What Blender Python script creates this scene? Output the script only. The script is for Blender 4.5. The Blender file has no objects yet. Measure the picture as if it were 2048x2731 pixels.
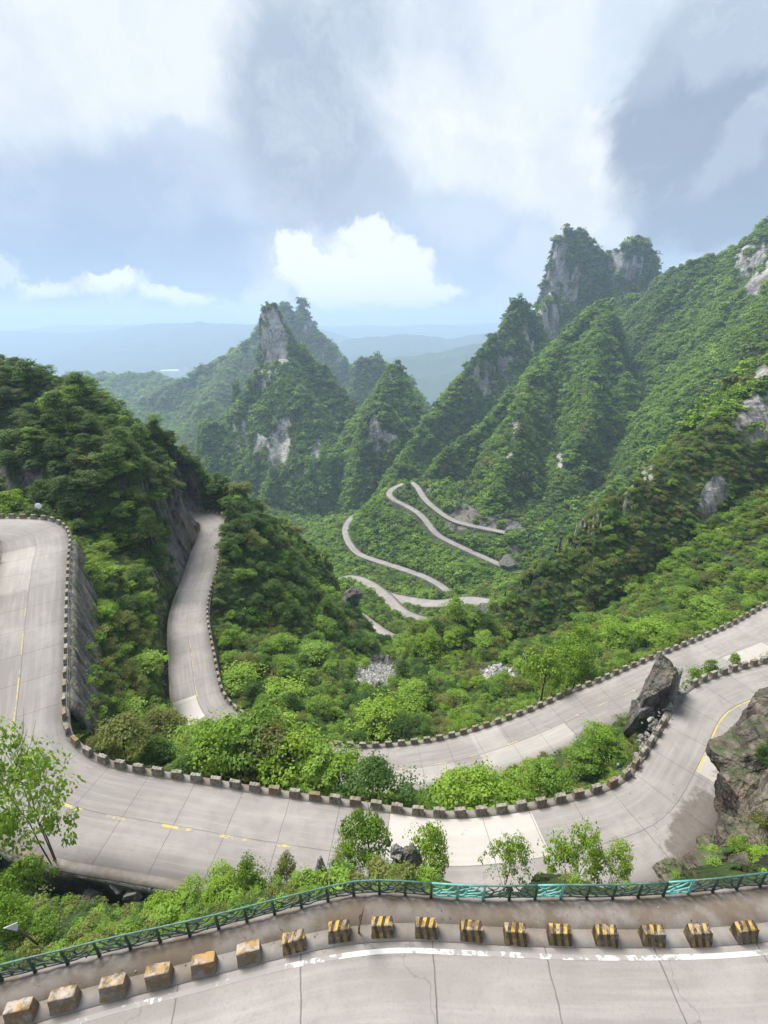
import bpy, bmesh, math, random
import numpy as np
random.seed(7)
rng = np.random.default_rng(7)
S = bpy.context.scene
R = math.radians
# ------------------------------------------------------------------ camera
F, PITCH = 1200.0, R(23.2)               # focal length in photo pixels (photo 2048 x 2731)
CP, SP = math.cos(PITCH), math.sin(PITCH)
cam = bpy.data.cameras.new('camera'); co = bpy.data.objects.new('camera', cam)
S.collection.objects.link(co); S.camera = co
cam.sensor_fit = 'VERTICAL'; cam.sensor_height = 24.0; cam.lens = 24.0*F/2731.0
cam.clip_start = 0.1; cam.clip_end = 60000
co.location = (0, 0, 0); co.rotation_euler = (R(90)-PITCH, 0, 0)
S.render.resolution_x, S.render.resolution_y = 768, 1024
# ------------------------------------------------------------------ sky, sun, exposure
S.view_settings.view_transform = 'Standard'; S.view_settings.look = 'None'
S.cycles.volume_bounces = 6; S.cycles.max_bounces = 10
S.view_settings.exposure = 0.98; S.view_settings.gamma = 1.0
SUN_EL, SUN_AZ = R(58), R(-50)          # azimuth from +Y, negative to the left
SKY = 0.12
W = bpy.data.worlds.new('World'); S.world = W; W.use_nodes = True
W.cycles.sampling_method = 'MANUAL'; W.cycles.sample_map_resolution = 256

def pix_dir(px, py):
    v = (1365.5-py)/F
    d = np.array([(px-1024)/F, CP+v*SP, -SP+v*CP]); return d/np.linalg.norm(d)

def build_world():
    nt = W.node_tree; N = nt.nodes; L = nt.links; N.clear()
    out = N.new('ShaderNodeOutputWorld'); bg = N.new('ShaderNodeBackground'); bg.inputs[1].default_value = SKY
    L.new(bg.outputs[0], out.inputs[0])
    sky = N.new('ShaderNodeTexSky'); sky.sky_type = 'NISHITA'; sky.sun_disc = False
    sky.sun_elevation = SUN_EL; sky.sun_rotation = SUN_AZ; sky.altitude = 800; sky.dust_density = 3.0; sky.air_density = 1.2
    tc = N.new('ShaderNodeTexCoord'); D = tc.outputs['Generated']
    def vm(op, a, b=None, c=None):
        n = N.new('ShaderNodeVectorMath'); n.operation = op
        for i, x in enumerate((a, b, c)):
            if x is None: continue
            if isinstance(x, (tuple, list, np.ndarray)): n.inputs[i].default_value = tuple(float(q) for q in x)
            elif isinstance(x, (int, float)): n.inputs[3].default_value = x
            else: L.new(x, n.inputs[i])
        return n.outputs['Value'] if op in ('DOT_PRODUCT', 'LENGTH') else n.outputs[0]
    def m(op, a, b=None, c=None, clamp=False):
        n = N.new('ShaderNodeMath'); n.operation = op; n.use_clamp = clamp
        for i, x in enumerate((a, b, c)):
            if x is None: continue
            if isinstance(x, (int, float)): n.inputs[i].default_value = x
            else: L.new(x, n.inputs[i])
        return n.outputs[0]
    def noise(vec, scale, detail, rough=.55, color=False):
        n = N.new('ShaderNodeTexNoise'); n.inputs['Scale'].default_value = scale
        n.inputs['Detail'].default_value = detail; n.inputs['Roughness'].default_value = rough
        L.new(vec, n.inputs['Vector']); return n.outputs['Color'] if color else n.outputs['Fac']
    def warp(vec, scale, amt, detail=5, rough=.55):
        c = noise(vec, scale, detail, rough, True)
        c = vm('SUBTRACT', c, (.5, .5, .5)); s = N.new('ShaderNodeVectorMath'); s.operation = 'SCALE'
        L.new(c, s.inputs[0]); s.inputs[3].default_value = amt
        return vm('ADD', vec, s.outputs[0])
    Dsoft = warp(warp(D, 1.5, .26, 3), 6.0, .09, 6, .62)
    Dmid = warp(warp(warp(D, 1.7, .22, 3), 5.5, .13, 5, .6), 18.0, .045, 7, .66)
    Dfine = warp(warp(D, 11.0, .085, 4, .62), 34.0, .058, 7, .72)
    def blob(vec, px, py, rx, ry, ang=0, soft=1.0, gain=1.0):
        c = pix_dir(px, py)
        dx = pix_dir(px+10, py)-pix_dir(px-10, py); dy = pix_dir(px, py-10)-pix_dir(px, py+10)
        ca, sa = math.cos(R(ang)), math.sin(R(ang))
        ex = dx/np.linalg.norm(dx); ey = dy-ex*np.dot(dy, ex); ey /= np.linalg.norm(ey)
        kx, ky = np.linalg.norm(dx)/20, np.linalg.norm(dy)/20
        e1 = ex*ca+ey*sa; e2 = -ex*sa+ey*ca
        r1 = math.hypot(rx*kx*ca, rx*ky*sa); r2 = math.hypot(ry*kx*sa, ry*ky*ca)
        P = vm('SUBTRACT', vec, c)
        a = m('MULTIPLY', vm('DOT_PRODUCT', P, e1), 1/r1); b = m('MULTIPLY', vm('DOT_PRODUCT', P, e2), 1/r2)
        d = m('SQRT', m('ADD', m('MULTIPLY', a, a), m('MULTIPLY', b, b)))
        f = m('MULTIPLY', m('SUBTRACT', 1.0+soft*.5, d), 1.0/soft, clamp=True)
        f = m('MULTIPLY', m('MULTIPLY', f, f), m('SUBTRACT', 3.0, m('MULTIPLY', f, 2.0)))
        front = m('GREATER_THAN', vm('DOT_PRODUCT', vec, c), 0.0)
        return m('MULTIPLY', m('MULTIPLY', f, gain), front)
    def union(lst):
        o = lst[0]
        for q in lst[1:]: o = m('MAXIMUM', o, q)
        return o
    def col(r, g, b):
        def l(c): c /= 255.; return c/12.92 if c < .04045 else ((c+.055)/1.055)**2.4
        n = N.new('ShaderNodeRGB'); q = 1.0/(SKY*2**.74); n.outputs[0].default_value = (l(r)*q, l(g)*q, l(b)*q, 1); return n.outputs[0]
    def mix(f, a, b):
        n = N.new('ShaderNodeMix'); n.data_type = 'RGBA'
        if isinstance(f, float): n.inputs['Factor'].default_value = f
        else: L.new(f, n.inputs['Factor'])
        L.new(a, n.inputs[6]); L.new(b, n.inputs[7]); return n.outputs[2]
    # thin blue-grey veil over the clear sky
    base = mix(.80, sky.outputs[0], col(*SKYC['veil']))
    sep = N.new('ShaderNodeSeparateXYZ'); L.new(D, sep.inputs[0])
    up = m('MULTIPLY', m('SUBTRACT', sep.outputs[2], .08), 6.0, clamp=True)
    sheet = m('MULTIPLY', up, m('ADD', m('MULTIPLY', noise(warp(D, 1.6, .35), 2.4, 6), .8), .55), clamp=True)
    c = mix(sheet, base, col(*SKYC['sheet']))
    for vec_, key, lst in CLOUDS:
        vec = {'s': Dsoft, 'm': Dmid, 'f': Dfine}[vec_]
        c = mix(union([blob(vec, *b) for b in lst]), c, col(*SKYC[key]))
    bl = m('MULTIPLY', m('SUBTRACT', noise(warp(D, 2.2, .5, 5, .6), 3.4, 9, .66), .44), 3.6, clamp=True)
    c = mix(m('MULTIPLY', m('MULTIPLY', bl, up), .42), c, col(*SKYC['grey']))
    br_ = m('MULTIPLY', m('SUBTRACT', noise(warp(D, 3.1, .4, 5, .6), 5.2, 9, .68), .49), 4.0, clamp=True)
    c = mix(m('MULTIPLY', m('MULTIPLY', br_, up), .5), c, col(*SKYC['white']))
    L.new(c, bg.inputs[0])
SKYC = dict(veil=(160, 182, 212), sheet=(206, 218, 231), pale=(226, 234, 240), white=(228, 234, 239),
            grey=(168, 182, 201), dark=(146, 162, 183), slate=(188, 200, 216), blue=(168, 187, 213), puff=(244, 247, 248), puffs=(216, 226, 237))
#  px, py, rx, ry, angle, softness, gain
CLOUDS = [
 ('s', 'blue', [(150, 500, 620, 170, 6, 1., .85), (800, 620, 420, 80, 0, 1., .5)]),
 ('m', 'veil', [(350, 640, 560, 70, 3, .9, .7), (150, 700, 500, 90, -3, .9, .8), (560, 730, 330, 70, 0, .9, .6)]),
 ('m', 'white', [(350, 130, 580, 230, 8, .6, .9), (540, 270, 210, 110, -20, .45, .85), (60, 200, 330, 90, 5, .5, .7), (1480, 110, 170, 280, 10, .8, .8)]),
 ('m', 'grey', [(830, 330, 180, 290, -14, .7, .95), (900, 500, 190, 90, 10, 1., .7), (1010, 180, 130, 170, -35, .9, .5)]),
 ('m', 'white', [(1370, 380, 350, 140, -8, .6, 1.), (1160, 320, 150, 60, -20, .6, .9), (1570, 470, 160, 120, -40, .4, 1.), (1630, 590, 100, 60, 0, .7, .7)]),
 ('f', 'puff', [(1600, 350, 90, 60, 20, .6, .6), (1640, 440, 55, 70, 0, .5, .7), (1240, 340, 160, 34, -10, .7, .5)]),
 ('m', 'dark', [(1880, 300, 260, 270, 24, .4, .95), (1930, 560, 250, 130, 0, .6, .9), (1740, 470, 90, 130, 20, .7, .6)]),
 ('m', 'slate', [(1960, 90, 240, 110, 10, .8, .7), (1990, 400, 50, 160, -25, .8, .55), (1790, 150, 60, 130, -30, .9, .5)]),
 ('f', 'puffs', [(940, 740, 250, 105, -10, .7, .85), (1430, 690, 100, 80, 30, .9, .6), (1850, 740, 100, 50, 15, .9, .85), (1250, 600, 110, 70, 0, 1., .35), (1330, 780, 50, 30, 0, .9, .4)]),
 ('f', 'puff', [(795, 700, 62, 85, 0, .3, .95), (900, 750, 150, 75, -4, .35, .95), (1060, 720, 100, 90, -20, .4, .9), (980, 640, 60, 60, 20, .5, .9), (1120, 795, 120, 34, 4, .4, .95)]),
 ('f', 'puffs', [(300, 755, 100, 34, 8, .5, .95), (460, 790, 110, 32, 5, .5, .95), (130, 765, 80, 24, 0, .6, .8), (10, 715, 50, 40, 0, .6, .8), (690, 800, 75, 44, 20, .7, .9), (600, 812, 40, 14, 0, .6, .8)]),
 ('f', 'puff', [(290, 748, 62, 24, 10, .5, .95), (465, 783, 82, 25, 0, .5, 1.), (400, 782, 40, 22, 0, .5, .9), (120, 758, 44, 16, 0, .6, .7)]),
]
build_world()
sun = bpy.data.lights.new('sun', 'SUN'); sun.energy = 3.6; sun.angle = R(26); sun.color = (1, .96, .9)
so = bpy.data.objects.new('sun', sun); S.collection.objects.link(so)
so.rotation_euler = (math.pi/2-SUN_EL, 0, math.pi-SUN_AZ)

# ------------------------------------------------------------------ helpers
def P(px, py, z):
    v = (1365.5-py)/F
    return np.array([(px-1024)/F*z, z*(CP+v*SP), z*(-SP+v*CP)])
def PZ(px, py, Z):                                   # the point of that ray at height Z
    v = (1365.5-py)/F
    return P(px, py, Z/(-SP+v*CP))
def proj(x, y, z):                                   # where a point shows in the photo
    d = y*CP-z*SP; v = (y*SP+z*CP)/d
    return 1024+F*x/d, 1365.5-F*v, d
def tag(o, label=None, cat=None, group=None, kind=None):
    if label: o['label'] = label
    if cat: o['category'] = cat
    if group: o['group'] = group
    if kind: o['kind'] = kind
    return o
def link(name, me, mat=None, parent=None, loc=None):
    o = bpy.data.objects.new(name, me); S.collection.objects.link(o)
    if mat is not None and me is not None and len(me.materials) == 0:
        for q in (mat if isinstance(mat, (list, tuple)) else [mat]): me.materials.append(q)
    if parent is not None: o.parent = parent
    if loc is not None: o.location = loc
    return o
def empty(name, loc, rz=0):
    o = bpy.data.objects.new(name, None); S.collection.objects.link(o)
    o.location = loc; o.rotation_euler = (0, 0, rz); o.empty_display_size = .3; return o
def mesh_np(name, V, Fc, smooth=False, attrs=None, uv=None):
    V = np.asarray(V, np.float32); me = bpy.data.meshes.new(name)
    Fc = np.asarray(Fc, np.int32); k = Fc.shape[1]
    me.vertices.add(len(V)); me.vertices.foreach_set('co', V.ravel())
    me.loops.add(Fc.size); me.loops.foreach_set('vertex_index', Fc.ravel())
    me.polygons.add(len(Fc)); me.polygons.foreach_set('loop_start', np.arange(0, Fc.size, k, dtype=np.int32))
    if smooth: me.polygons.foreach_set('use_smooth', np.ones(len(Fc), bool))
    me.update(calc_edges=True)
    for an, (dom, arr) in (attrs or {}).items():
        a = me.attributes.new(an, 'FLOAT', dom); a.data.foreach_set('value', np.asarray(arr, np.float32))
    if uv is not None:
        l = me.uv_layers.new(name='uv'); l.data.foreach_set('uv', np.asarray(uv, np.float32).ravel())
    return me
class MB:
    def __init__(s): s.v = []; s.f = []
    def add(s, v, f):
        o = len(s.v); s.v += [tuple(map(float, q)) for q in v]; s.f += [tuple(i+o for i in q) for q in f]; return s
    def box(s, c, d, rz=0, taper=1.0):
        x, y, z = d[0]/2, d[1]/2, d[2]/2; v = []
        for dz, t in ((-z, 1), (z, taper)):
            for a, b in ((-x, -y), (x, -y), (x, y), (-x, y)):
                a *= t; b *= t
                v.append((c[0]+a*math.cos(rz)-b*math.sin(rz), c[1]+a*math.sin(rz)+b*math.cos(rz), c[2]+dz))
        return s.add(v, [(3, 2, 1, 0), (4, 5, 6, 7), (0, 1, 5, 4), (1, 2, 6, 5), (2, 3, 7, 6), (3, 0, 4, 7)])
    def tube(s, pts, rad, n=6, cap=True):
        pts = [np.array(p, float) for p in pts]; v = []; f = []
        if not hasattr(rad, '__len__'): rad = [rad]*len(pts)
        u0 = None
        for i, p in enumerate(pts):
            t = pts[min(i+1, len(pts)-1)]-pts[max(i-1, 0)]; t /= (np.linalg.norm(t)+1e-9)
            a = np.array([0, 0, 1.]) if abs(t[2]) < .9 else np.array([1., 0, 0])
            if u0 is None: u = np.cross(t, a)
            else: u = u0-t*np.dot(u0, t)
            u /= (np.linalg.norm(u)+1e-9); w = np.cross(t, u); u0 = u
            for k in range(n):
                an = 2*math.pi*k/n; v.append(p+rad[i]*(math.cos(an)*u+math.sin(an)*w))
        for i in range(len(pts)-1):
            for k in range(n):
                f.append((i*n+k, i*n+(k+1) % n, (i+1)*n+(k+1) % n, (i+1)*n+k))
        if cap: f.append(tuple(range(n))[::-1]); f.append(tuple((len(pts)-1)*n+k for k in range(n)))
        return s.add(v, f)
    def mesh(s, name, smooth=False):
        me = bpy.data.meshes.new(name); me.from_pydata(s.v, [], s.f); me.update()
        bm = bmesh.new(); bm.from_mesh(me); bmesh.ops.recalc_face_normals(bm, faces=bm.faces); bm.to_mesh(me); bm.free()
        if smooth: me.polygons.foreach_set('use_smooth', [True]*len(me.polygons))
        return me
    def build(s, name, mat=None, parent=None, smooth=False, loc=None):
        return link(name, s.mesh(name, smooth), mat, parent, loc)
# value noise ---------------------------------------------------------------
def _h(ix, iy, seed):
    h = (ix.astype(np.int64)*374761393 + iy.astype(np.int64)*668265263 + seed*1442695041) & 0xFFFFFFFF
    h = ((h ^ (h >> 13))*1274126177) & 0xFFFFFFFF
    h ^= h >> 16
    return (h & 0xFFFFFF).astype(np.float64)/0xFFFFFF
def vnoise(x, y, seed=0):
    ix = np.floor(x); iy = np.floor(y); fx = x-ix; fy = y-iy
    fx = fx*fx*fx*(fx*(fx*6-15)+10); fy = fy*fy*fy*(fy*(fy*6-15)+10)
    a = _h(ix, iy, seed); b = _h(ix+1, iy, seed); c = _h(ix, iy+1, seed); d = _h(ix+1, iy+1, seed)
    return (a*(1-fx)+b*fx)*(1-fy)+(c*(1-fx)+d*fx)*fy
def fbm(x, y, seed=0, octv=4, gain=.5):
    s = 0; a = 1; t = 0
    for o in range(octv):
        s = s+a*vnoise(x, y, seed+o*17); t += a; a *= gain; x = x*2.03+11.3; y = y*2.03-7.1
    return s/t*2-1
def ridged(x, y, seed=0, octv=4):
    s = 0; a = 1; t = 0
    for o in range(octv):
        s = s+a*(1-np.abs(vnoise(x, y, seed+o*31)*2-1)); t += a; a *= .5; x = x*2.1+3.1; y = y*2.1+9.2
    return s/t*2-1
def vnoise3(p, seed=0):
    x, y, z = p[:, 0], p[:, 1], p[:, 2]; iz = np.floor(z); fz = z-iz; fz = fz*fz*(3-2*fz)
    a = np.zeros(len(x)); b = np.zeros(len(x))
    for k, tgt in ((0, a), (1, b)):
        zz = (iz+k)
        ix = np.floor(x); iy = np.floor(y); fx = x-ix; fy = y-iy; fx = fx*fx*(3-2*fx); fy = fy*fy*(3-2*fy)
        def hh(i, j): return _h(i+zz*57, j-zz*131, seed)
        tgt += (hh(ix, iy)*(1-fx)+hh(ix+1, iy)*fx)*(1-fy)+(hh(ix, iy+1)*(1-fx)+hh(ix+1, iy+1)*fx)*fy
    return a*(1-fz)+b*fz
# smooth polylines ------------------------------------------------------------
def crom(pts, step):
    pts = [np.array(p, float) for p in pts]
    out = []
    n = len(pts)
    for i in range(n-1):
        p0 = pts[i-1] if i > 0 else 2*pts[0]-pts[1]; p1 = pts[i]; p2 = pts[i+1]; p3 = pts[i+2] if i+2 < n else 2*pts[-1]-pts[-2]
        k = max(2, int(np.linalg.norm(p2-p1)/step*3))
        for j in range(k):
            t = j/k
            out.append(.5*((2*p1)+(-p0+p2)*t+(2*p0-5*p1+4*p2-p3)*t*t+(-p0+3*p1-3*p2+p3)*t**3))
    out.append(pts[-1]); out = np.array(out)
    for _ in range(2): out[1:-1] = (out[:-2]+2*out[1:-1]+out[2:])/4
    d = np.r_[0, np.cumsum(np.linalg.norm(np.diff(out[:, :2], axis=0), axis=1))]
    s = np.arange(0, d[-1], step)
    return np.stack([np.interp(s, d, out[:, k]) for k in range(3)], 1)
def smooth_line(L, n):
    L = L.copy()
    for _ in range(n): L[1:-1] = (L[:-2]+2*L[1:-1]+L[2:])/4
    return L
def offset(L, w):                                    # horizontal offset, positive = right of travel
    t = np.gradient(L[:, :2], axis=0); t /= (np.linalg.norm(t, axis=1, keepdims=True)+1e-9)
    o = L.copy(); w = np.asarray(w)
    o[:, 0] += t[:, 1]*w; o[:, 1] -= t[:, 0]*w
    return o
def line_dist(x, y, L):                              # distance to a polyline and its height there
    best = np.full(x.shape, 1e9); zz = np.zeros(x.shape)
    for i in range(len(L)-1):
        a = L[i]; b = L[i+1]; d = b[:2]-a[:2]; l2 = max(1e-9, d@d)
        t = np.clip(((x-a[0])*d[0]+(y-a[1])*d[1])/l2, 0, 1)
        q = np.hypot(x-a[0]-t*d[0], y-a[1]-t*d[1]); k = q < best
        best = np.where(k, q, best); zz = np.where(k, a[2]+t*(b[2]-a[2]), zz)
    return best, zz

# ------------------------------------------------------------------ materials
def new_mat(name):
    m = bpy.data.materials.new(name); m.use_nodes = True; nt = m.node_tree
    b = nt.nodes['Principled BSDF']; b.inputs['Roughness'].default_value = .85
    b.inputs['Specular IOR Level'].default_value = .25
    return m, nt, b
class NG:
    def __init__(s, nt): s.nt = nt; s.N = nt.nodes; s.L = nt.links
    def put(s, sock, x):
        if isinstance(x, (int, float)): sock.default_value = x
        elif isinstance(x, (tuple, list)): sock.default_value = tuple(x) if len(x) == len(sock.default_value) else tuple(x)+(1,)
        else: s.L.new(x, sock)
    def noise(s, vec, scale, detail=4, rough=.55, dist=0):
        n = s.N.new('ShaderNodeTexNoise'); s.put(n.inputs['Scale'], scale); s.put(n.inputs['Detail'], detail)
        s.put(n.inputs['Roughness'], rough); s.put(n.inputs['Distortion'], dist); s.put(n.inputs['Vector'], vec); return n.outputs['Fac']
    def vor(s, vec, scale, feat='F1', out='Distance'):
        n = s.N.new('ShaderNodeTexVoronoi'); n.feature = feat; s.put(n.inputs['Scale'], scale); s.put(n.inputs['Vector'], vec); return n.outputs[out]
    def map(s, vec, scale=(1, 1, 1), rot=(0, 0, 0), loc=(0, 0, 0)):
        n = s.N.new('ShaderNodeMapping'); s.put(n.inputs['Scale'], scale); s.put(n.inputs['Rotation'], rot); s.put(n.inputs['Location'], loc)
        s.put(n.inputs['Vector'], vec); return n.outputs[0]
    def m(s, op, a, b=0.0, clamp=False):
        n = s.N.new('ShaderNodeMath'); n.operation = op; n.use_clamp = clamp; s.put(n.inputs[0], a); s.put(n.inputs[1], b); return n.outputs[0]
    def ss(s, x, a, b):                                # smoothstep a..b
        n = s.N.new('ShaderNodeMapRange'); n.interpolation_type = 'SMOOTHSTEP'; s.put(n.inputs['Value'], x)
        s.put(n.inputs['From Min'], a); s.put(n.inputs['From Max'], b); return n.outputs[0]
    def mix(s, f, a, b, mode='MIX'):
        n = s.N.new('ShaderNodeMix'); n.data_type = 'RGBA'; n.blend_type = mode; s.put(n.inputs['Factor'], f); s.put(n.inputs[6], a); s.put(n.inputs[7], b); return n.outputs[2]
    def attr(s, name, out='Fac'):
        n = s.N.new('ShaderNodeAttribute'); n.attribute_name = name; return n.outputs[out]
    def tc(s, o='Object'): return s.N.new('ShaderNodeTexCoord').outputs[o]
    def pos(s): return s.N.new('ShaderNodeNewGeometry').outputs['Position']
    def bump(s, h, strength=.5, dist=.1, nrm=None):
        n = s.N.new('ShaderNodeBump'); s.put(n.inputs['Strength'], strength); s.put(n.inputs['Distance'], dist); s.put(n.inputs['Height'], h)
        if nrm is not None: s.L.new(nrm, n.inputs['Normal'])
        return n.outputs[0]
    def sep(s, v):
        n = s.N.new('ShaderNodeSeparateXYZ'); s.L.new(v, n.inputs[0]); return n.outputs

def mat_concrete(name, base=(.285, .262, .243), joints=True, dirt_dark=.0):
    m, nt, b = new_mat(name); g = NG(nt); p = g.pos()
    uv = g.tc('UV'); x, y, _ = g.sep(uv)
    big = g.noise(p, .13, 4); mid = g.noise(p, .9, 5, .6); fine = g.noise(p, 9, 4, .7)
    along = g.noise(g.map(uv, (.12, 2.2, 1)), 1.0, 4, .6)       # tyre-polished streaks running with the road
    c = g.mix(g.ss(big, .35, .62), base, tuple(q*.78 for q in base))
    c = g.mix(g.m('MULTIPLY', g.ss(mid, .42, .68), .50), c, tuple(q*.74 for q in base))
    c = g.mix(g.m('MULTIPLY', g.ss(along, .42, .72), .30), c, (.41, .38, .355))
    c = g.mix(g.m('MULTIPLY', g.ss(fine, .48, .72), .38), c, tuple(q*.6 for q in base))
    spots = g.ss(g.vor(p, .55), .07, .045)
    spots = g.m('MULTIPLY', spots, g.ss(g.noise(p, .35, 2), .56, .6))
    c = g.mix(g.m('MULTIPLY', spots, .6), c, (.10, .095, .09))
    tone = g.attr('tone')
    c = g.mix(g.m('MAXIMUM', g.m('SUBTRACT', tone, 1.0), 0.0), c, (.66, .61, .545))
    dk = g.m('MAXIMUM', g.m('SUBTRACT', 1.0, tone), 0.0)
    c = g.mix(dk, c, (.12, .11, .105))
    wet = g.attr('wet')
    wn = g.ss(g.m('ADD', g.m('MULTIPLY', wet, .9), g.m('MULTIPLY', g.noise(p, .55, 7, .68), .9)), .83, .98)
    c = g.mix(g.m('MULTIPLY', wn, g.m('ADD', .45, g.m('MULTIPLY', g.noise(p, 2.6, 6, .7), .7)), True), c, (.115, .095, .080))
    if joints:
        def jl(v, per, w):
            f = g.m('ABSOLUTE', g.m('SUBTRACT', g.m('FRACT', g.m('ADD', g.m('DIVIDE', v, per), .5)), .5))
            return g.ss(g.m('MULTIPLY', f, per), w*1.6, w*.5)
        wob = g.m('MULTIPLY', g.m('SUBTRACT', g.noise(p, 1.3, 3), .5), .14)
        j1 = jl(g.m('ADD', x, wob), 5.0, .030); lane = g.attr('lane')
        j2 = g.ss(g.m('ABSOLUTE', g.m('ADD', g.m('SUBTRACT', y, lane), g.m('MULTIPLY', wob, .5))), .045, .015)
        j = g.m('MAXIMUM', j1, j2)
        j = g.m('MULTIPLY', j, g.m('ADD', .55, g.m('MULTIPLY', g.noise(p, .8, 2), .6)))
        ck = g.vor(g.map(p, (.05, .05, .05)), 1.0, 'DISTANCE_TO_EDGE')
        ck = g.vor(g.mix(.06, p, g.N.new('ShaderNodeTexNoise').outputs['Color']), .055, 'DISTANCE_TO_EDGE')
        wv = g.N.new('ShaderNodeVectorMath'); wv.operation = 'SCALE'; nn = g.N.new('ShaderNodeTexNoise'); nn.inputs['Scale'].default_value = .7; nn.inputs['Detail'].default_value = 5
        g.L.new(p, nn.inputs['Vector']); g.L.new(nn.outputs['Color'], wv.inputs[0]); wv.inputs[3].default_value = 2.2
        va = g.N.new('ShaderNodeVectorMath'); va.operation = 'ADD'; g.L.new(p, va.inputs[0]); g.L.new(wv.outputs[0], va.inputs[1])
        ck = g.vor(va.outputs[0], .085, 'DISTANCE_TO_EDGE')
        ck = g.m('MULTIPLY', g.ss(ck, .0035, .0012), g.ss(g.noise(p, .09, 2), .5, .56))
        j = g.m('MAXIMUM', j, g.m('MULTIPLY', ck, .42))
        c = g.mix(g.m('MULTIPLY', j, .80, True), c, (.075, .068, .062))
    if dirt_dark: c = g.mix(g.m('MULTIPLY', g.ss(g.noise(p, .6, 5, .65), .38, .62), dirt_dark), c, (.135, .100, .066))
    g.L.new(c, b.inputs['Base Color'])
    g.L.new(g.bump(g.m('ADD', fine, mid), .25, .02), b.inputs['Normal'])
    return m
def mat_rock(name, light=(.36, .345, .325), dark=(.07, .068, .066), sc=1.0, moss=.35):
    m, nt, b = new_mat(name); g = NG(nt); p = g.pos(); b.inputs['Roughness'].default_value = .8
    st = g.noise(g.map(p, (.5*sc, .5*sc, .12*sc)), 1.0, 7, .68, .6)
    ly = g.noise(g.map(p, (.25*sc, .25*sc, 1.6*sc), (.35, .2, 0)), 1.0, 6, .62, .8)
    dn = g.N.new('ShaderNodeTexNoise'); dn.inputs['Scale'].default_value = .9*sc; dn.inputs['Detail'].default_value = 5; g.L.new(p, dn.inputs['Vector']); dv = g.N.new('ShaderNodeVectorMath'); dv.operation = 'MULTIPLY_ADD'; g.L.new(dn.outputs['Color'], dv.inputs[0]); dv.inputs[1].default_value = (2.2/sc,)*3; g.L.new(p, dv.inputs[2])
    ck = g.vor(g.map(dv.outputs[0], (.38*sc, .38*sc, .22*sc), (.3, .4, 0)), 1.0, 'DISTANCE_TO_EDGE')
    c = g.mix(g.ss(st, .33, .66), dark, light)
    c = g.mix(g.m('MULTIPLY', g.ss(ly, .5, .62), .6), c, tuple(q*.5 for q in light))
    c = g.mix(g.m('MULTIPLY', g.ss(ck, .035, .0), .5), c, (.025, .024, .023))
    rust = g.ss(g.noise(p, .21*sc, 4), .56, .7)
    c = g.mix(g.m('MULTIPLY', rust, .35), c, (.20, .145, .09))
    nz = g.sep(g.N.new('ShaderNodeNewGeometry').outputs['Normal'])[2]
    mm = g.m('MULTIPLY', g.ss(nz, .35, .8), g.ss(g.noise(p, .9*sc, 5, .7), .45, .6))
    c = g.mix(g.m('MULTIPLY', mm, moss), c, (.055, .085, .022))
    g.L.new(c, b.inputs['Base Color'])
    h = g.m('ADD', g.m('ADD', st, ly), g.m('MULTIPLY', g.ss(ck, 0, .12), .6))
    g.L.new(g.bump(h, .9, .35/sc), b.inputs['Normal'])
    return m
def mat_ground(name, rl=(.46, .44, .415), rd=(.11, .105, .10)):
    m, nt, b = new_mat(name); g = NG(nt); p = g.pos(); b.inputs['Roughness'].default_value = .9
    rock = g.attr('rock')
    # rock
    st = g.noise(g.map(p, (.055, .055, .016)), 1.0, 8, .70, .5)
    st2 = g.noise(g.map(p, (.5, .5, .13)), 1.0, 6, .65, .5)
    ly = g.noise(g.map(p, (.02, .02, .14), (.25, .15, 0)), 1.0, 7, .6, .7)
    s = g.m('ADD', g.m('MULTIPLY', st, .6), g.m('MULTIPLY', st2, .4))
    rc = g.mix(g.ss(s, .42, .59), rd, rl)
    rc = g.mix(g.m('MULTIPLY', g.ss(ly, .5, .62), .5), rc, (.15, .135, .115))
    rc = g.mix(g.m('MULTIPLY', g.ss(g.noise(p, .05, 3), .5, .7), .4), rc, (.26, .20, .14))
    # plants and soil between the crowns
    gn = g.noise(p, .12, 6, .65); gf = g.noise(p, 1.1, 5, .7)
    gc = g.mix(g.ss(gn, .35, .65), (.030, .050, .014), (.060, .098, .020))
    gc = g.mix(g.m('MULTIPLY', g.ss(gf, .45, .7), .6), gc, (.035, .04, .014))
    gc = g.mix(g.m('MULTIPLY', g.ss(g.noise(p, .35, 4), .56, .7), .5), gc, (.12, .10, .06))
    c = g.mix(g.ss(g.m('ADD', rock, g.m('MULTIPLY', g.m('SUBTRACT', g.noise(p, .07, 7, .7), .5), 1.2)), .42, .58), gc, rc)
    g.L.new(c, b.inputs['Base Color'])
    g.L.new(g.bump(g.m('ADD', s, ly), 1.0, 3.0, g.bump(g.m('ADD', gf, st2), .6, .4)), b.inputs['Normal'])
    return m
def mat_simple(name, col, rough=.8, spec=.25, var=.25, sc=3., metal=0):
    m, nt, b = new_mat(name); g = NG(nt); p = g.tc('Object')
    n = g.noise(p, sc, 5, .65); c = g.mix(g.ss(n, .3, .7), tuple(q*(1-var) for q in col), tuple(min(1, q*(1+var)) for q in col))
    g.L.new(c, b.inputs['Base Color']); b.inputs['Roughness'].default_value = rough; b.inputs['Specular IOR Level'].default_value = spec
    b.inputs['Metallic'].default_value = metal
    return m
M = {}
M['road'] = mat_concrete('road_concrete'); M['kerb'] = mat_concrete('kerb_concrete', (.24, .22, .20), False, .62)
M['walk'] = mat_concrete('walkway_concrete', (.255, .222, .192), False, .80)
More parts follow.
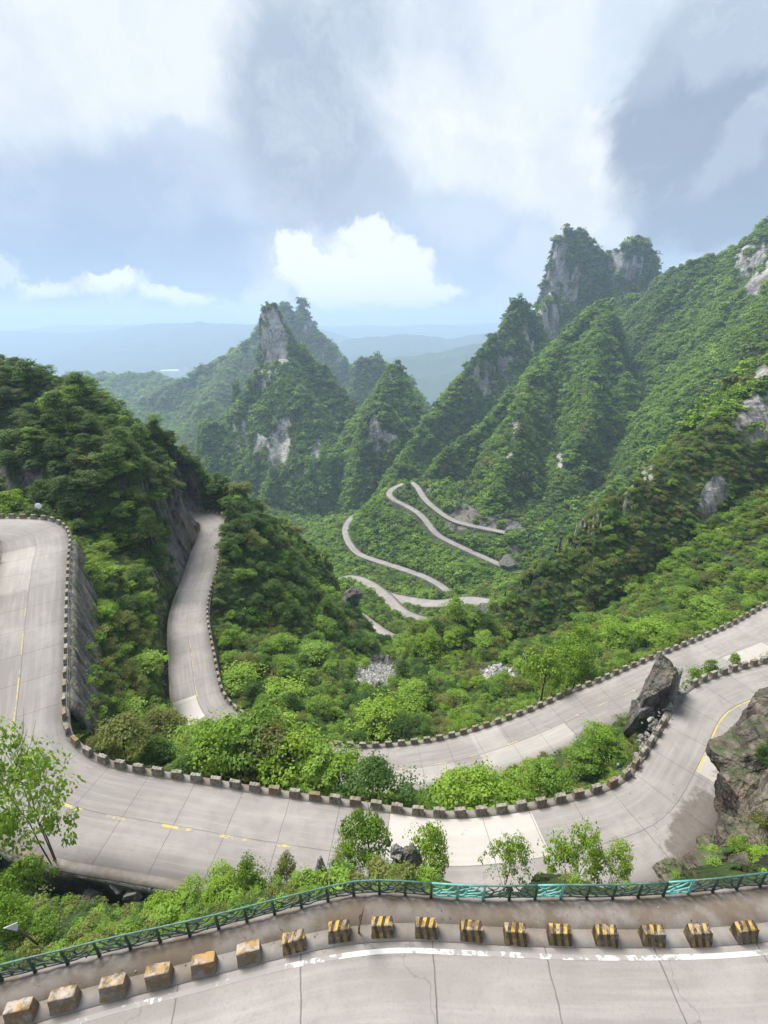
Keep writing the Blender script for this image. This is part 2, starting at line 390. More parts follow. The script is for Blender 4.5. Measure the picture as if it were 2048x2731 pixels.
M['rock'] = mat_rock('grey_rock', (.40, .385, .365), (.10, .097, .093), 1.0); M['cliff'] = mat_rock('brown_rock', (.20, .165, .13), (.035, .029, .025), 1.5, .9); M['darkrock'] = mat_rock('dark_rock', (.22, .20, .18), (.032, .030, .029), 1.5, .6)
M['ground'] = mat_ground('hillside'); M['wallrock'] = mat_rock('dark_wall', (.16, .155, .15), (.035, .034, .033), .5, .4); M['ground_near'] = mat_ground('near_hillside', (.21, .195, .18), (.030, .028, .027))

# ------------------------------------------------------------------ roads: outer edge (valley side), width towards the hill
def pz(lst): return [PZ(x, y, z) for x, y, z in lst]
FAR = 300.
R1_out = pz([(-420, 2960, -25.8), (-200, 2850, -25.8), (50, 2738, -25.8), (169, 2705, -25.8), (302, 2670, -25.8), (424, 2638, -25.8), (544, 2608, -25.8), (665, 2577, -25.8), (786, 2546, -25.8),
             (905, 2520, -25.8), (1020, 2509, -25.8), (1137, 2508, -25.8), (1257, 2516, -25.8), (1376, 2524, -25.8), (1495, 2527, -25.8), (1619, 2528, -25.8), (1745, 2528, -25.8), (1870, 2526, -25.8),
             (1995, 2518, -25.8), (2130, 2500, -25.8), (2400, 2450, -25.8), (2700, 2390, -25.8)])
R2_out = pz([(-420, 1640, -31), (-370, 1540, -32.5), (-300, 1460, -33.5), (-210, 1410, -34.6), (-110, 1389, -35.4), (-30, 1384, -35.8), (55, 1384, -36), (115, 1387, -36.2), (150, 1397, -36.5), (172, 1415, -36.8), (182, 1450, -37), (178, 1493, -37.3), (172, 1614, -38.5), (169, 1744, -39.8),
             (165, 1850, -40.8), (162, 1925, -41.5), (168, 1962, -41.9), (187, 1988, -42.2), (215, 2013, -42.5), (253, 2034, -42.8), (299, 2051, -43), (352, 2063, -43.2), (457, 2080, -43.5), (568, 2098, -43.9), (679, 2117, -44.1),
             (793, 2134, -44.4), (907, 2150, -44.6), (1020, 2166, -44.7), (1138, 2182, -44.8), (1225, 2184, -44.8), (1308, 2177, -44.8), (1413, 2162, -44.8), (1516, 2141, -44.7), (1607, 2116, -44.6), (1665, 2090, -44.5), (1710, 2040, -44.5),
             (1745, 1985, -44.5), (1768, 1950, -44.5), (1797, 1895, -44.6), (1825, 1855, -44.7), (1870, 1824, -44.9), (1943, 1798, -45.2), (2036, 1772, -45.6), (2150, 1745, -46.2), (2300, 1715, -47)])
R3_out = pz([(2300, 1500, -54), (2150, 1570, -55), (2046, 1617, -56), (1960, 1666, -56.8), (1891, 1697, -57.4), (1819, 1728, -58), (1698, 1777, -59), (1611, 1816, -59.8), (1515, 1854, -60.7), (1440, 1889, -61.3), (1326, 1933, -62), (1199, 1971, -62.6), (1128, 1984, -62.9),
             (1057, 1992, -63), (960, 1998, -63.2), (860, 1988, -63.4), (790, 1968, -63.5), (744, 1952, -63.6), (700, 1938, -63.7), (657, 1919, -63.8), (617, 1890, -64), (590, 1855, -64), (578, 1815, -64.1), (564, 1740, -64.3), (553, 1681, -64.5), (549, 1633, -64.7), (556, 1585, -64.9),
             (571, 1536, -65), (585, 1469, -65.3), (599, 1425, -65.5), (603, 1400, -65.6), (592, 1378, -65.7), (560, 1368, -65.7), (500, 1366, -65.7)])
def w_line(L, f): return np.array([f(*proj(*p)[:2]) for p in L])
def far_line(lst): return [P(*q) for q in lst]
R5c = far_line([(1075, 1290, 565), (1056, 1298, 565), (1040, 1308, 560), (1036, 1319, 552), (1050, 1333, 542), (1086, 1350, 530), (1119, 1371, 510), (1144, 1399, 492), (1163, 1424, 480), (1201, 1445, 468), (1254, 1470, 455), (1307, 1494, 443), (1375, 1524, 430), (1440, 1552, 420)])
R6c = far_line([(1095, 1285, 580), (1112, 1298, 560), (1132, 1330, 530), (1163, 1358, 510), (1206, 1387, 490), (1254, 1401, 480), (1303, 1411, 475), (1351, 1421, 470), (1400, 1430, 467)])
R4c = far_line([(975, 1368, 600), (945, 1375, 590), (925, 1398, 560), (921, 1422, 530), (932, 1450, 505), (957, 1478, 485), (1013, 1498, 465), (1066, 1515, 452), (1124, 1535, 440), (1163, 1554, 425), (1192, 1575, 410), (1212, 1598, 398), (1235, 1625, 380)])
R7c = far_line([(872, 1580, 372), (880, 1556, 368), (900, 1544, 366), (941, 1541, 360), (975, 1553, 350), (1009, 1575, 338), (1037, 1599, 320), (1062, 1628, 300), (1100, 1648, 285), (1150, 1662, 275)])
R8c = far_line([(990, 1575, 350), (1033, 1589, 335), (1076, 1599, 324), (1148, 1610, 310), (1200, 1606, 300), (1240, 1598, 294), (1280, 1604, 286), (1315, 1607, 280), (1340, 1622, 268), (1346, 1645, 250), (1330, 1668, 238), (1290, 1690, 225), (1200, 1712, 215), (1100, 1722, 210), (1047, 1712, 214), (1009, 1690, 225), (975, 1664, 240), (930, 1630, 258)])
RAc = far_line([(700, 1418, 690), (790, 1422, 680), (830, 1421, 672), (870, 1417, 668), (905, 1405, 660), (945, 1375, 640), (990, 1360, 640)])
ROADS = []                                       # dict(name, line(centre), width)
def add_road(key, outer=None, width=8.3, centre=None, step=1.0, sm=3, side=1):
    if outer is not None:
        O = smooth_line(crom(outer, step), sm); wv = width(O) if callable(width) else np.full(len(O), float(width))
        Ln = offset(O, side*wv/2)
    else:
        Ln = smooth_line(crom(centre, step), 8); wv = np.full(len(Ln), float(width)); O = offset(Ln, -side*wv/2)
    r = dict(key=key, outer=O, line=Ln, width=wv, side=side); ROADS.append(r); return r
r1 = add_road('road', R1_out, 9.0, side=1)
r2 = add_road('road', R2_out, lambda O: 8.3+1.2*np.exp(-((O[:, 0]+55)/14)**2), side=1)
r3 = add_road('road', R3_out, lambda O: 8.0+np.clip((O[:, 0]-45)*.10, 0, 4), side=-1)
r5 = add_road('road', centre=R5c, width=8.0, step=3.0, side=-1); r6 = add_road('road', centre=R6c, width=8.0, step=3.0, side=-1)
r4 = add_road('road', centre=R4c, width=8.0, step=3.0, side=-1); r7 = add_road('road', centre=R7c, width=10.0, step=3.0)
r8 = add_road('road', centre=R8c, width=10.5, step=3.0); ra = add_road('road', centre=RAc, width=8.0, step=3.0)

RAILZ = -24.58
FEN = [PZ(x, y, RAILZ) for x, y in [(-420, 2690), (-200, 2628), (0, 2573), (154, 2536), (309, 2498), (463, 2465), (617, 2429), (741, 2397), (864, 2367), (940, 2351), (1024, 2347), (1147, 2355), (1271, 2363), (1394, 2362), (1518, 2360), (1641, 2360), (1765, 2354), (1888, 2345), (2048, 2327), (2250, 2300), (2500, 2262)]]
FL0 = np.array(FEN)
# ------------------------------------------------------------------ terrain
# ridge lines: photo position and distance, top radius, steep slope until a drop, gentler slope below
RIDGES = [
 dict(id='valley_mound', n=2, wl=14, pts=[(1180, 1672, 150), (1260, 1664, 150)], r0=3, s1=.75, h1=5, s2=1.5),
 dict(id='left_hill', n=4, wl=30, pts=[(-500, 930, 170), (-200, 950, 160), (0, 985, 150), (130, 1030, 150), (300, 1112, 147), (420, 1165, 142), (485, 1225, 140), (505, 1290, 142)], r0=3, s1=.75, h1=9, s2=1.95),
 dict(id='left_hill', n=3, wl=25, pts=[(150, 1130, 118), (260, 1190, 116), (350, 1255, 118)], r0=3, s1=.9, h1=8, s2=1.3),
 dict(id='middle_spur', n=3, wl=25, pts=[(610, 1345, 178), (660, 1350, 184), (730, 1392, 192), (800, 1435, 200), (850, 1490, 205), (885, 1552, 206), (915, 1622, 195)], r0=2, s1=1.15, h1=14, s2=2.3),
 dict(id='right_slope', n=4, wl=30, pts=[(2400, 700, 250), (2200, 860, 225), (2048, 1000, 215), (1960, 1080, 205), (1900, 1150, 198), (1790, 1240, 192), (1690, 1305, 188), (1550, 1405, 184), (1450, 1495, 180), (1500, 1560, 176), (1590, 1690, 165)], r0=2, s1=1.0, h1=14, s2=2.1),
 dict(id='green_pyramid', n=14, wl=90, pts=[(1590, 806, 720), (1520, 890, 700), (1450, 980, 675), (1390, 1040, 655), (1330, 1100, 635), (1220, 1205, 610), (1150, 1285, 585)], r0=2, s1=1.6, h1=60, s2=1.7),
 dict(id='green_pyramid', n=16, wl=85, pts=[(1590, 806, 720), (1585, 900, 650), (1570, 1010, 600), (1540, 1130, 560), (1490, 1270, 520)], r0=2, s1=1.5, h1=60, s2=1.5),
 dict(id='green_pyramid', n=14, wl=70, pts=[(1450, 980, 675), (1400, 1090, 600), (1370, 1200, 545), (1330, 1300, 510)], r0=2, s1=1.5, h1=60, s2=1.5),
 dict(id='green_pyramid', n=14, wl=70, pts=[(1590, 806, 720), (1625, 900, 690), (1650, 1000, 640), (1665, 1130, 590), (1650, 1260, 540)], r0=2, s1=1.7, h1=60, s2=2.0),
 dict(id='right_mountain', n=20, wl=120, pts=[(1660, 800, 900), (1690, 790, 880), (1740, 765, 850), (1770, 765, 800), (1850, 725, 730), (1950, 682, 690), (2000, 640, 665), (2048, 595, 650), (2200, 490, 640), (2500, 410, 640)], r0=3, s1=1.4, h1=90, s2=1.5),
 dict(id='right_mountain', n=15, wl=80, pts=[(1790, 775, 770), (1790, 870, 715), (1800, 960, 660), (1790, 1060, 600), (1765, 1160, 540), (1740, 1260, 480)], r0=2, s1=1.5, h1=60, s2=1.9),
 dict(id='right_mountain', n=15, wl=80, pts=[(1950, 682, 690), (1930, 800, 620), (1900, 920, 560), (1870, 1010, 500), (1830, 1090, 450)], r0=2, s1=1.5, h1=60, s2=1.9),
 dict(id='right_mountain', n=15, wl=80, pts=[(2200, 480, 640), (2130, 650, 560), (2080, 800, 480), (2020, 900, 420)], r0=2, s1=1.5, h1=60, s2=1.9),
 dict(id='twin_peak', n=9, wl=50, pts=[(1500, 625, 1000), (1520, 612, 1000), (1545, 618, 1000), (1565, 640, 1005)], r0=12, s1=5.5, h1=150, s2=1.5),
 dict(id='twin_peak', n=8, wl=50, pts=[(1570, 665, 1010), (1610, 676, 1020), (1650, 665, 1010)], r0=7, s1=4.5, h1=120, s2=1.6),
 dict(id='twin_peak', n=9, wl=50, pts=[(1665, 645, 1000), (1690, 630, 1000), (1715, 645, 1000), (1742, 690, 1000)], r0=12, s1=5.5, h1=130, s2=1.6),
 dict(id='twin_peak', n=8, wl=50, pts=[(1470, 770, 960), (1440, 830, 940), (1400, 900, 900)], r0=5, s1=2.6, h1=80, s2=1.5),
 dict(id='shoulder_peak', n=8, wl=50, pts=[(1375, 806, 860), (1395, 806, 860), (1430, 860, 860)], r0=8, s1=3.6, h1=90, s2=1.6),
 dict(id='shoulder_peak', n=8, wl=60, pts=[(1375, 810, 860), (1340, 862, 850), (1290, 935, 830), (1230, 1015, 800), (1165, 1092, 760), (1100, 1170, 720), (1055, 1265, 660), (1045, 1300, 620)], r0=3, s1=1.8, h1=60, s2=1.4),
 dict(id='spire', n=4, wl=30, pts=[(710, 808, 900), (728, 808, 900)], r0=12, s1=8, h1=120, s2=2.6),
 dict(id='spire', n=6, wl=40, pts=[(735, 845, 900), (765, 885, 900), (800, 935, 905)], r0=12, s1=5.0, h1=85, s2=2.0),
 dict(id='spire', n=8, wl=60, pts=[(790, 915, 905), (850, 975, 910), (900, 1034, 905), (945, 1085, 895), (978, 1150, 880), (985, 1230, 840)], r0=6, s1=1.4, h1=40, s2=1.35),
 dict(id='spire', n=8, wl=50, pts=[(695, 985, 885), (650, 1050, 880), (600, 1130, 870), (555, 1225, 850), (520, 1310, 830)], r0=10, s1=1.3, h1=60, s2=1.4),
 dict(id='spire', n=9, wl=50, pts=[(760, 960, 880), (790, 1040, 850), (820, 1120, 820), (850, 1200, 800)], r0=14, s1=1.2, h1=60, s2=2.6),
 dict(id='spire', n=9, wl=50, pts=[(700, 1080, 850), (720, 1160, 820), (760, 1220, 800), (880, 1210, 790)], r0=10, s1=1.2, h1=12, s2=2.8),
 dict(id='pinnacle', n=2, wl=20, pts=[(624, 1014, 880), (628, 1014, 880)], r0=5, s1=9, h1=75, s2=2.0),
 dict(id='pinnacle', n=4, wl=20, pts=[(553, 1128, 860), (570, 1130, 860)], r0=12, s1=3.5, h1=70, s2=1.5),
 dict(id='small_peak', n=5, wl=35, pts=[(1040, 978, 800), (1052, 978, 800)], r0=5, s1=2.0, h1=40, s2=1.45),
 dict(id='small_peak', n=6, wl=40, pts=[(1046, 980, 800), (1085, 1040, 795), (1115, 1090, 780), (1140, 1150, 760)], r0=3, s1=1.5, h1=60, s2=1.4),
 dict(id='small_peak', n=5, wl=35, pts=[(1000, 1090, 740), (1020, 1088, 735), (1050, 1130, 730)], r0=10, s1=1.5, h1=28, s2=3.2),
 dict(id='back_ridge', n=14, wl=120, pts=[(380, 1075, 1750), (480, 1030, 1750), (560, 972, 1780), (640, 935, 1800), (690, 880, 1800), (735, 818, 1800), (760, 812, 1800), (785, 842, 1800), (803, 818, 1800), (830, 862, 1800), (868, 912, 1800), (920, 960, 1780), (955, 1005, 1750)], r0=8, s1=1.8, h1=110, s2=1.15),
 dict(id='dome_peak', n=8, wl=60, pts=[(975, 960, 1400), (1000, 957, 1400), (1018, 972, 1400)], r0=22, s1=3.2, h1=90, s2=1.4),
 dict(id='back_ridge', n=8, wl=60, pts=[(1060, 985, 1300), (1100, 1030, 1300), (1150, 1110, 1250), (1165, 1160, 1200)], r0=5, s1=1.3, h1=60, s2=1.2),
 dict(id='low_hills', n=28, wl=200, pts=[(150, 1020, 2500), (230, 1002, 2400), (320, 1006, 2300), (400, 1003, 2300), (450, 1020, 2200), (530, 1040, 2000)], r0=10, s1=.6, h1=200, s2=.7),
 dict(id='low_hills', n=22, wl=160, pts=[(420, 1015, 2200), (430, 1080, 1900), (470, 1130, 1600), (510, 1190, 1350)], r0=10, s1=.6, h1=200, s2=.7),
 dict(id='low_hills', n=22, wl=160, pts=[(230, 1010, 2350), (300, 1070, 1900), (380, 1130, 1600)], r0=10, s1=.6, h1=200, s2=.7),
 dict(id='low_hills', n=20, wl=160, pts=[(640, 940, 1800), (600, 1020, 1600), (560, 1090, 1400)], r0=10, s1=.8, h1=200, s2=.8),
 dict(id='far_hills', n=60, wl=700, pts=[(-500, 900, 9000), (0, 882, 9000), (100, 885, 9000), (200, 890, 9000), (300, 882, 8800), (380, 868, 8600), (520, 860, 8600), (620, 862, 8600), (700, 870, 8600), (850, 880, 8800)], r0=50, s1=.30, h1=900, s2=.3),
 dict(id='far_hills', n=50, wl=500, pts=[(760, 960, 6800), (960, 905, 7000), (1080, 892, 7000), (1180, 905, 7000), (1290, 890, 7000), (1420, 905, 7000)], r0=50, s1=.32, h1=900, s2=.3),
 dict(id='far_hills', n=40, wl=400, pts=[(950, 1010, 4600), (1080, 950, 4700), (1150, 945, 4700), (1220, 928, 4700), (1290, 920, 4700), (1400, 900, 4700)], r0=30, s1=.40, h1=900, s2=.36),
 dict(id='far_hills', n=70, wl=900, pts=[(-900, 845, 12500), (-300, 870, 12000), (200, 868, 12000), (700, 872, 12000), (1200, 868, 12000), (2000, 855, 12000), (3500, 840, 12500)], r0=50, s1=.2, h1=900, s2=.2),
]
IDS = []
for r in RIDGES:
    if r['id'] not in IDS: IDS.append(r['id'])
def seg_ridge(x, y, pts, r0, s1, h1, s2):
    best = np.full(x.shape, -1e9)
    for i in range(len(pts)-1):
        a, b = pts[i], pts[i+1]; d = b[:2]-a[:2]; l2 = d@d
        t = np.clip(((x-a[0])*d[0]+(y-a[1])*d[1])/l2, 0, 1)
        q = np.hypot(x-a[0]-t*d[0], y-a[1]-t*d[1])
        q = np.maximum(q-r0, 0)+.15*np.minimum(q, r0)
        drop = np.where(q*s1 < h1, q*s1, h1+(q-h1/s1)*s2)
        best = np.maximum(best, a[2]+t*(b[2]-a[2])-drop)
    return best
# control points of the ground between roads and on the valley floor
CT = []
def ct(*a): CT.append(a)
for r, st in ((r1, 6), (r2, 6), (r3, 6), (r4, 6), (r5, 6), (r6, 6), (r7, 5), (r8, 5), (ra, 6)):
    for k in range(0, len(r['line']), st): ct(*r['line'][k])
for k in range(0, len(r1['outer']), 8):
    a = offset(r1['outer'], -1.9)[k]; ct(a[0], a[1], -26.3)
for px, py, z in [(1000, 1780, 140), (850, 1700, 150), (700, 1600, 130), (700, 1750, 105), (800, 1850, 95), (850, 1600, 165), (900, 1750, 125), (640, 1650, 120), (760, 1500, 165),
                  (1230, 1800, 130), (1230, 1745, 140), (1230, 1770, 175), (1100, 1770, 180), (1000, 1780, 175), (1330, 1770, 190), (1250, 1735, 205), (1150, 1740, 195), (1500, 1700, 145), (1600, 1750, 112), (1800, 1660, 125), (1350, 1850, 104), (1100, 1880, 104), (1030, 1860, 106), (950, 1880, 100), (1940, 1600, 125),
                  (250, 1600, 86), (330, 1550, 92), (350, 1800, 74), (300, 1900, 66), (250, 1750, 74), (420, 1900, 72), (400, 1700, 90), (430, 1500, 118), (250, 1480, 96), (560, 2000, 60), (700, 2030, 58), (450, 2010, 60),
                  (300, 2400, 30), (100, 2380, 31), (500, 2400, 31), (250, 2320, 37.0), (450, 2345, 37.5), (120, 2300, 41.0), (0, 2280, 42), (280, 2335, 38.5), (700, 2360, 27), (790, 2335, 27), (850, 2318, 27.5), (950, 2325, 27), (1060, 2325, 27), (1150, 2345, 26), (1300, 2350, 25), (1500, 2352, 25), (600, 2385, 27),
                  (2020, 2100, 36), (2040, 2250, 29), (1960, 2250, 31), (2048, 1930, 42), (2150, 1900, 44), (2150, 2100, 34),
                  (1280, 1700, 215), (1000, 1640, 270), (1100, 1680, 250), (1200, 1650, 262), (1120, 1640, 300), (950, 1600, 300), (1300, 1640, 262)]:
    ct(*P(px, py, z))
for x, y, z in [(-80, 45, -36), (-85, 30, -34), (-70, 20, -33), (-60, 12, -30), (-72, 66, -35.6), (-110, 60, -28), (-150, 60, -20), (-300, 100, 0), (-100, 110, -40), (-400, 400, -60), (-350, 700, -200), (-200, 420, -215), (-120, 300, -165), (-200, 250, -110),
                (60, 20, -30), (80, 20, -25), (70, 45, -42), (100, 60, -40), (150, 60, -20), (150, 150, -50), (300, 200, -30), (60, 350, -200), (300, 300, -130), (500, 400, -60), (200, 420, -200),
                (0, 0, -25), (0, -60, -10), (60, -40, -10), (-60, -40, -10), (200, -100, 0), (-200, -100, 0),
                (-200, 640, -300), (-60, 620, -292), (0, 800, -320), (100, 900, -330), (-400, 900, -380), (200, 1200, -400), (-600, 1400, -480), (500, 1500, -400), (-1500, 2500, -600), (0, 2200, -520), (1500, 2500, -500),
                (-4000, 5000, -760), (0, 5000, -760), (4000, 5000, -700), (-9000, 9000, -760), (0, 12000, -760), (9000, 9000, -760), (-15000, 30000, -760), (15000, 30000, -760), (-20000, 0, -700), (20000, 0, -700)]:
    ct(x, y, z)
CT = np.array(CT, float)
keep = []
for i in range(len(CT)):
    if all(np.hypot(*(CT[i, :2]-CT[j, :2])) > .6 for j in keep): keep.append(i)
CT = CT[keep]
_D = np.hypot(CT[:, None, 0]-CT[None, :, 0], CT[:, None, 1]-CT[None, :, 1])
_A = np.block([[-_D-np.eye(len(CT))*.3, np.ones((len(CT), 1))], [np.ones((1, len(CT))), np.zeros((1, 1))]])
_w = np.linalg.solve(_A, np.r_[CT[:, 2], 0])
def rbf(x, y):
    sh = x.shape; x = x.ravel(); y = y.ravel(); o = np.zeros(len(x), np.float64)
    for k in range(0, len(x), 40000):
        o[k:k+40000] = -np.hypot(x[k:k+40000, None]-CT[None, :, 0], y[k:k+40000, None]-CT[None, :, 1])@_w[:-1]+_w[-1]
    return o.reshape(sh)
RL = [dict(l=r['line'][::2], w=r['width'][::2], key=i) for i, r in enumerate(ROADS)]
def road_dist(x, y, only=None, pad=60):
    best = np.full(x.shape, 1e9); zz = np.zeros(x.shape); ww = np.full(x.shape, 8.)
    for i, r in enumerate(RL):
        if only is not None and i not in only: continue
        L = r['l']; k = (x > L[:, 0].min()-pad) & (x < L[:, 0].max()+pad) & (y > L[:, 1].min()-pad) & (y < L[:, 1].max()+pad)
        if not k.any(): continue
        q, z = line_dist(x[k], y[k], L); q = q-r['w'].mean()/2
        b = best[k]; u = q < b
        best[k] = np.where(u, q, b); zz[k] = np.where(u, z, zz[k])
    return best, zz
def height(x, y, want_id=False):
    r = np.hypot(x, y)
    h = rbf(x, y); idn = np.full(x.shape, -1)
    h = h+np.clip((r-45)/200, 0, 1)*fbm(x/18, y/18, 3, 4)*3.2+np.clip((r-500)/3000, 0, 1)*fbm(x/400, y/400, 5, 4)*50
    lim = np.clip(r/40, .2, 1)
    h = h+lim*fbm(x/4, y/4, 8, 3)*.55
    cache = {}
    for k, rd in enumerate(RIDGES):
        pts = np.array([P(*q) for q in rd['pts']])
        pad = (pts[:, 2].max()+(330 if rd['s2'] > 1 else 800))/rd['s2']+80
        kk = (x > pts[:, 0].min()-pad) & (x < pts[:, 0].max()+pad) & (y > pts[:, 1].min()-pad) & (y < pts[:, 1].max()+pad)
        if not kk.any(): continue
        ky = (rd['wl'],)
        if ky not in cache:
            wl = rd['wl']; cache[ky] = (fbm(x/wl, y/wl, 21, 3), fbm(x/wl, y/wl, 57, 3), ridged(x/wl*1.3, y/wl*1.3, 91, 5))
        nx, ny, nr = cache[ky]; n = rd['n']
        hh = seg_ridge(x[kk]+nx[kk]*n*1.6, y[kk]+ny[kk]*n*1.6, pts, rd['r0'], rd['s1'], rd['h1'], rd['s2'])+nr[kk]*n*.75+nx[kk]*n*.3
        hf = np.full(x.shape, -1e9); hf[kk] = hh; u = hf > h; h = np.where(u, hf, h); idn = np.where(u, IDS.index(rd['id']), idn)
    # cut and fill beside the roads
    for i, rr in enumerate(RL):
        L = rr['l']; pad = 45; near = i <= 2
        k = (x > L[:, 0].min()-pad) & (x < L[:, 0].max()+pad) & (y > L[:, 1].min()-pad) & (y < L[:, 1].max()+pad)
        if not k.any(): continue
        q, z = line_dist(x[k], y[k], L); q = q-np.interp(0, [0], [rr['w'].mean()/2])
        hk = h[k]; up = 3.2 if near else 2.4; dn = 2.4 if near else 1.5
        hk = np.minimum(hk, z-.2+np.maximum(q-.5, 0)*up*(.6+1.3*ridged(x[k]/5.5, y[k]/5.5, 44, 4)**2+.35*vnoise(x[k]/1.4, y[k]/1.4, 46)))
        if i == 0: hk = np.minimum(hk, np.where((q < 2.0), z-.5, 1e9))
        hk = np.where((q < 25) & (q > .3), np.maximum(hk, z-1.2-np.maximum(q-.3, 0)*dn), hk)
        h[k] = hk
    k = (x < -5) & (x > -48) & (y < 34) & (y > 8)
    if k.any():
        q, z = road_dist(x[k], y[k], only=[1]); hk = h[k]; e = np.clip((-5-x[k])/4, 0, 1)
        hk = np.where((q > .5) & (q < 6), np.minimum(hk, z-3.4*e+np.maximum(q-.9, 0)*1.1), hk); h[k] = hk
    q, z = road_dist(x, y)
    h = np.where(q < .8, np.where(q < .5, z-.7, np.minimum(h, z-.35)), h)
    if want_id: return h, idn
    return h
ang = np.r_[np.linspace(-82, -52, 60)[:-1], np.linspace(-52, 52, 860), np.linspace(52, 82, 60)[1:]]
rad = np.r_[5*1.009**np.arange(0, 200), []]
rad = 5*np.exp(np.linspace(0, math.log(15500/5), 1150))
AN, RA = np.meshgrid(np.radians(ang), rad); X = RA*np.sin(AN); Y = RA*np.cos(AN)
H, ID = height(X, Y, True)
nR, nA = X.shape
# slope -> rock mask
gy, gx = np.gradient(H); dr = np.gradient(rad)[:, None]*np.ones_like(H); da = np.gradient(np.radians(ang))[None, :]*RA
SL = np.hypot(gy/dr, gx/da)
rockn = fbm(X/40+H/30, Y/40-H/40, 77, 4)
ROCK = np.clip((SL-3.6)/3.2+rockn*1.1, 0, .6)
PX, PY, PD = proj(X, Y, H)
streak = fbm((X+.4*Y)/np.clip(RA/90, 1.5, 9), H/np.clip(RA/28, 4, 34), 123, 3)
# bare rock faces seen in the photo: centre, radii, tilt, hill they are on
PATCH = [(680, 1440, 40, 60, -20, 'middle_spur', .9), (740, 1560, 26, 70, -30, None, .0), (650, 1530, 22, 40, 0, 'middle_spur', .8), (860, 1600, 30, 30, 0, 'middle_spur', .7), (1990, 2120, 110, 230, 10, 'near', 1.1), (1760, 1850, 60, 70, 0, 'near', .9), (330, 2370, 110, 40, 0, 'near', .8), (722, 940, 42, 100, 0, 'spire', 1.1), (765, 930, 40, 50, 0, 'spire', .7), (640, 1170, 26, 60, 15, 'spire', .8), (950, 1210, 16, 40, 0, 'spire', .5), (745, 1195, 28, 70, -12, 'spire', 1.1), (840, 1215, 14, 50, -25, 'spire', 1.2), (690, 1190, 26, 30, 0, 'spire', 1.1), (690, 1150, 22, 60, 15, 'spire', .6), (842, 1215, 10, 40, -25, 'spire', .9), (700, 850, 14, 60, 0, 'spire', .8), (715, 1190, 40, 20, 0, 'spire', .6),
         (1015, 1185, 40, 30, 20, None, 1.1), (1000, 1150, 14, 40, 0, 'small_peak', .9), (1038, 1010, 8, 22, 0, 'small_peak', .9), (1492, 700, 26, 80, 8, 'twin_peak', 1.3), (1500, 775, 46, 46, 0, 'twin_peak', 1.2), (1660, 740, 28, 60, 10, 'twin_peak', 1.3), (1715, 745, 26, 34, 0, 'twin_peak', .9), (1455, 850, 40, 60, 20, 'twin_peak', 1.1), (1465, 870, 26, 50, 20, 'twin_peak', 1),
         (1404, 920, 18, 50, 10, 'shoulder_peak', 1.3), (1300, 1010, 45, 55, -15, 'shoulder_peak', .9), (1340, 980, 50, 18, 30, 'shoulder_peak', .6), (1325, 900, 18, 26, 20, 'shoulder_peak', 1.2), (1225, 1365, 40, 40, 0, None, 1.2), (1140, 1325, 12, 30, -30, None, .8), (1330, 1400, 60, 18, -8, None, .9), (1420, 1420, 50, 20, -5, None, .8), (1375, 1150, 20, 40, 0, 'green_pyramid', .55), (1365, 1230, 24, 24, 0, 'green_pyramid', .8), (1490, 1250, 16, 40, 0, 'green_pyramid', .6),
         (2025, 725, 60, 95, 30, 'right_mountain', 1.3), (2010, 1130, 50, 60, 30, 'right_slope', 1), (2040, 1060, 40, 80, 20, 'right_slope', .8), (1900, 1330, 30, 80, -25, 'right_slope', .75), (1540, 1400, 26, 20, 0, 'right_slope', .5), (1730, 1250, 30, 30, 0, 'right_slope', .5),
         (475, 1430, 30, 150, 8, 'left_hill', 1.0), (515, 1360, 24, 80, 0, 'left_hill', 1.1), (60, 1290, 80, 60, 0, 'left_hill', .8), (1350, 1490, 45, 30, 30, None, .9), (790, 1270, 120, 18, 0, 'spire', .6), (915, 945, 20, 40, -30, 'back_ridge', .8), (820, 880, 14, 40, -20, 'back_ridge', .8), (870, 930, 16, 30, -30, 'back_ridge', .8)]
for cx, cy, rx, ry, an, hid, amt in PATCH:
    c, s = math.cos(R(an)), math.sin(R(an)); dx, dy = PX-cx, PY-cy
    q = np.hypot((dx*c-dy*s)/rx, (dx*s+dy*c)/ry)
    mk = np.clip(1.7-q*1.1, 0, 1)*amt*(1+1.3*streak)
    if hid == 'near': mk = mk*(RA < 75)
    elif hid: mk = mk*(ID == IDS.index(hid))
    else: mk = mk*(RA > 250)
    ROCK = np.maximum(ROCK, mk*(1.0+.8*rockn))
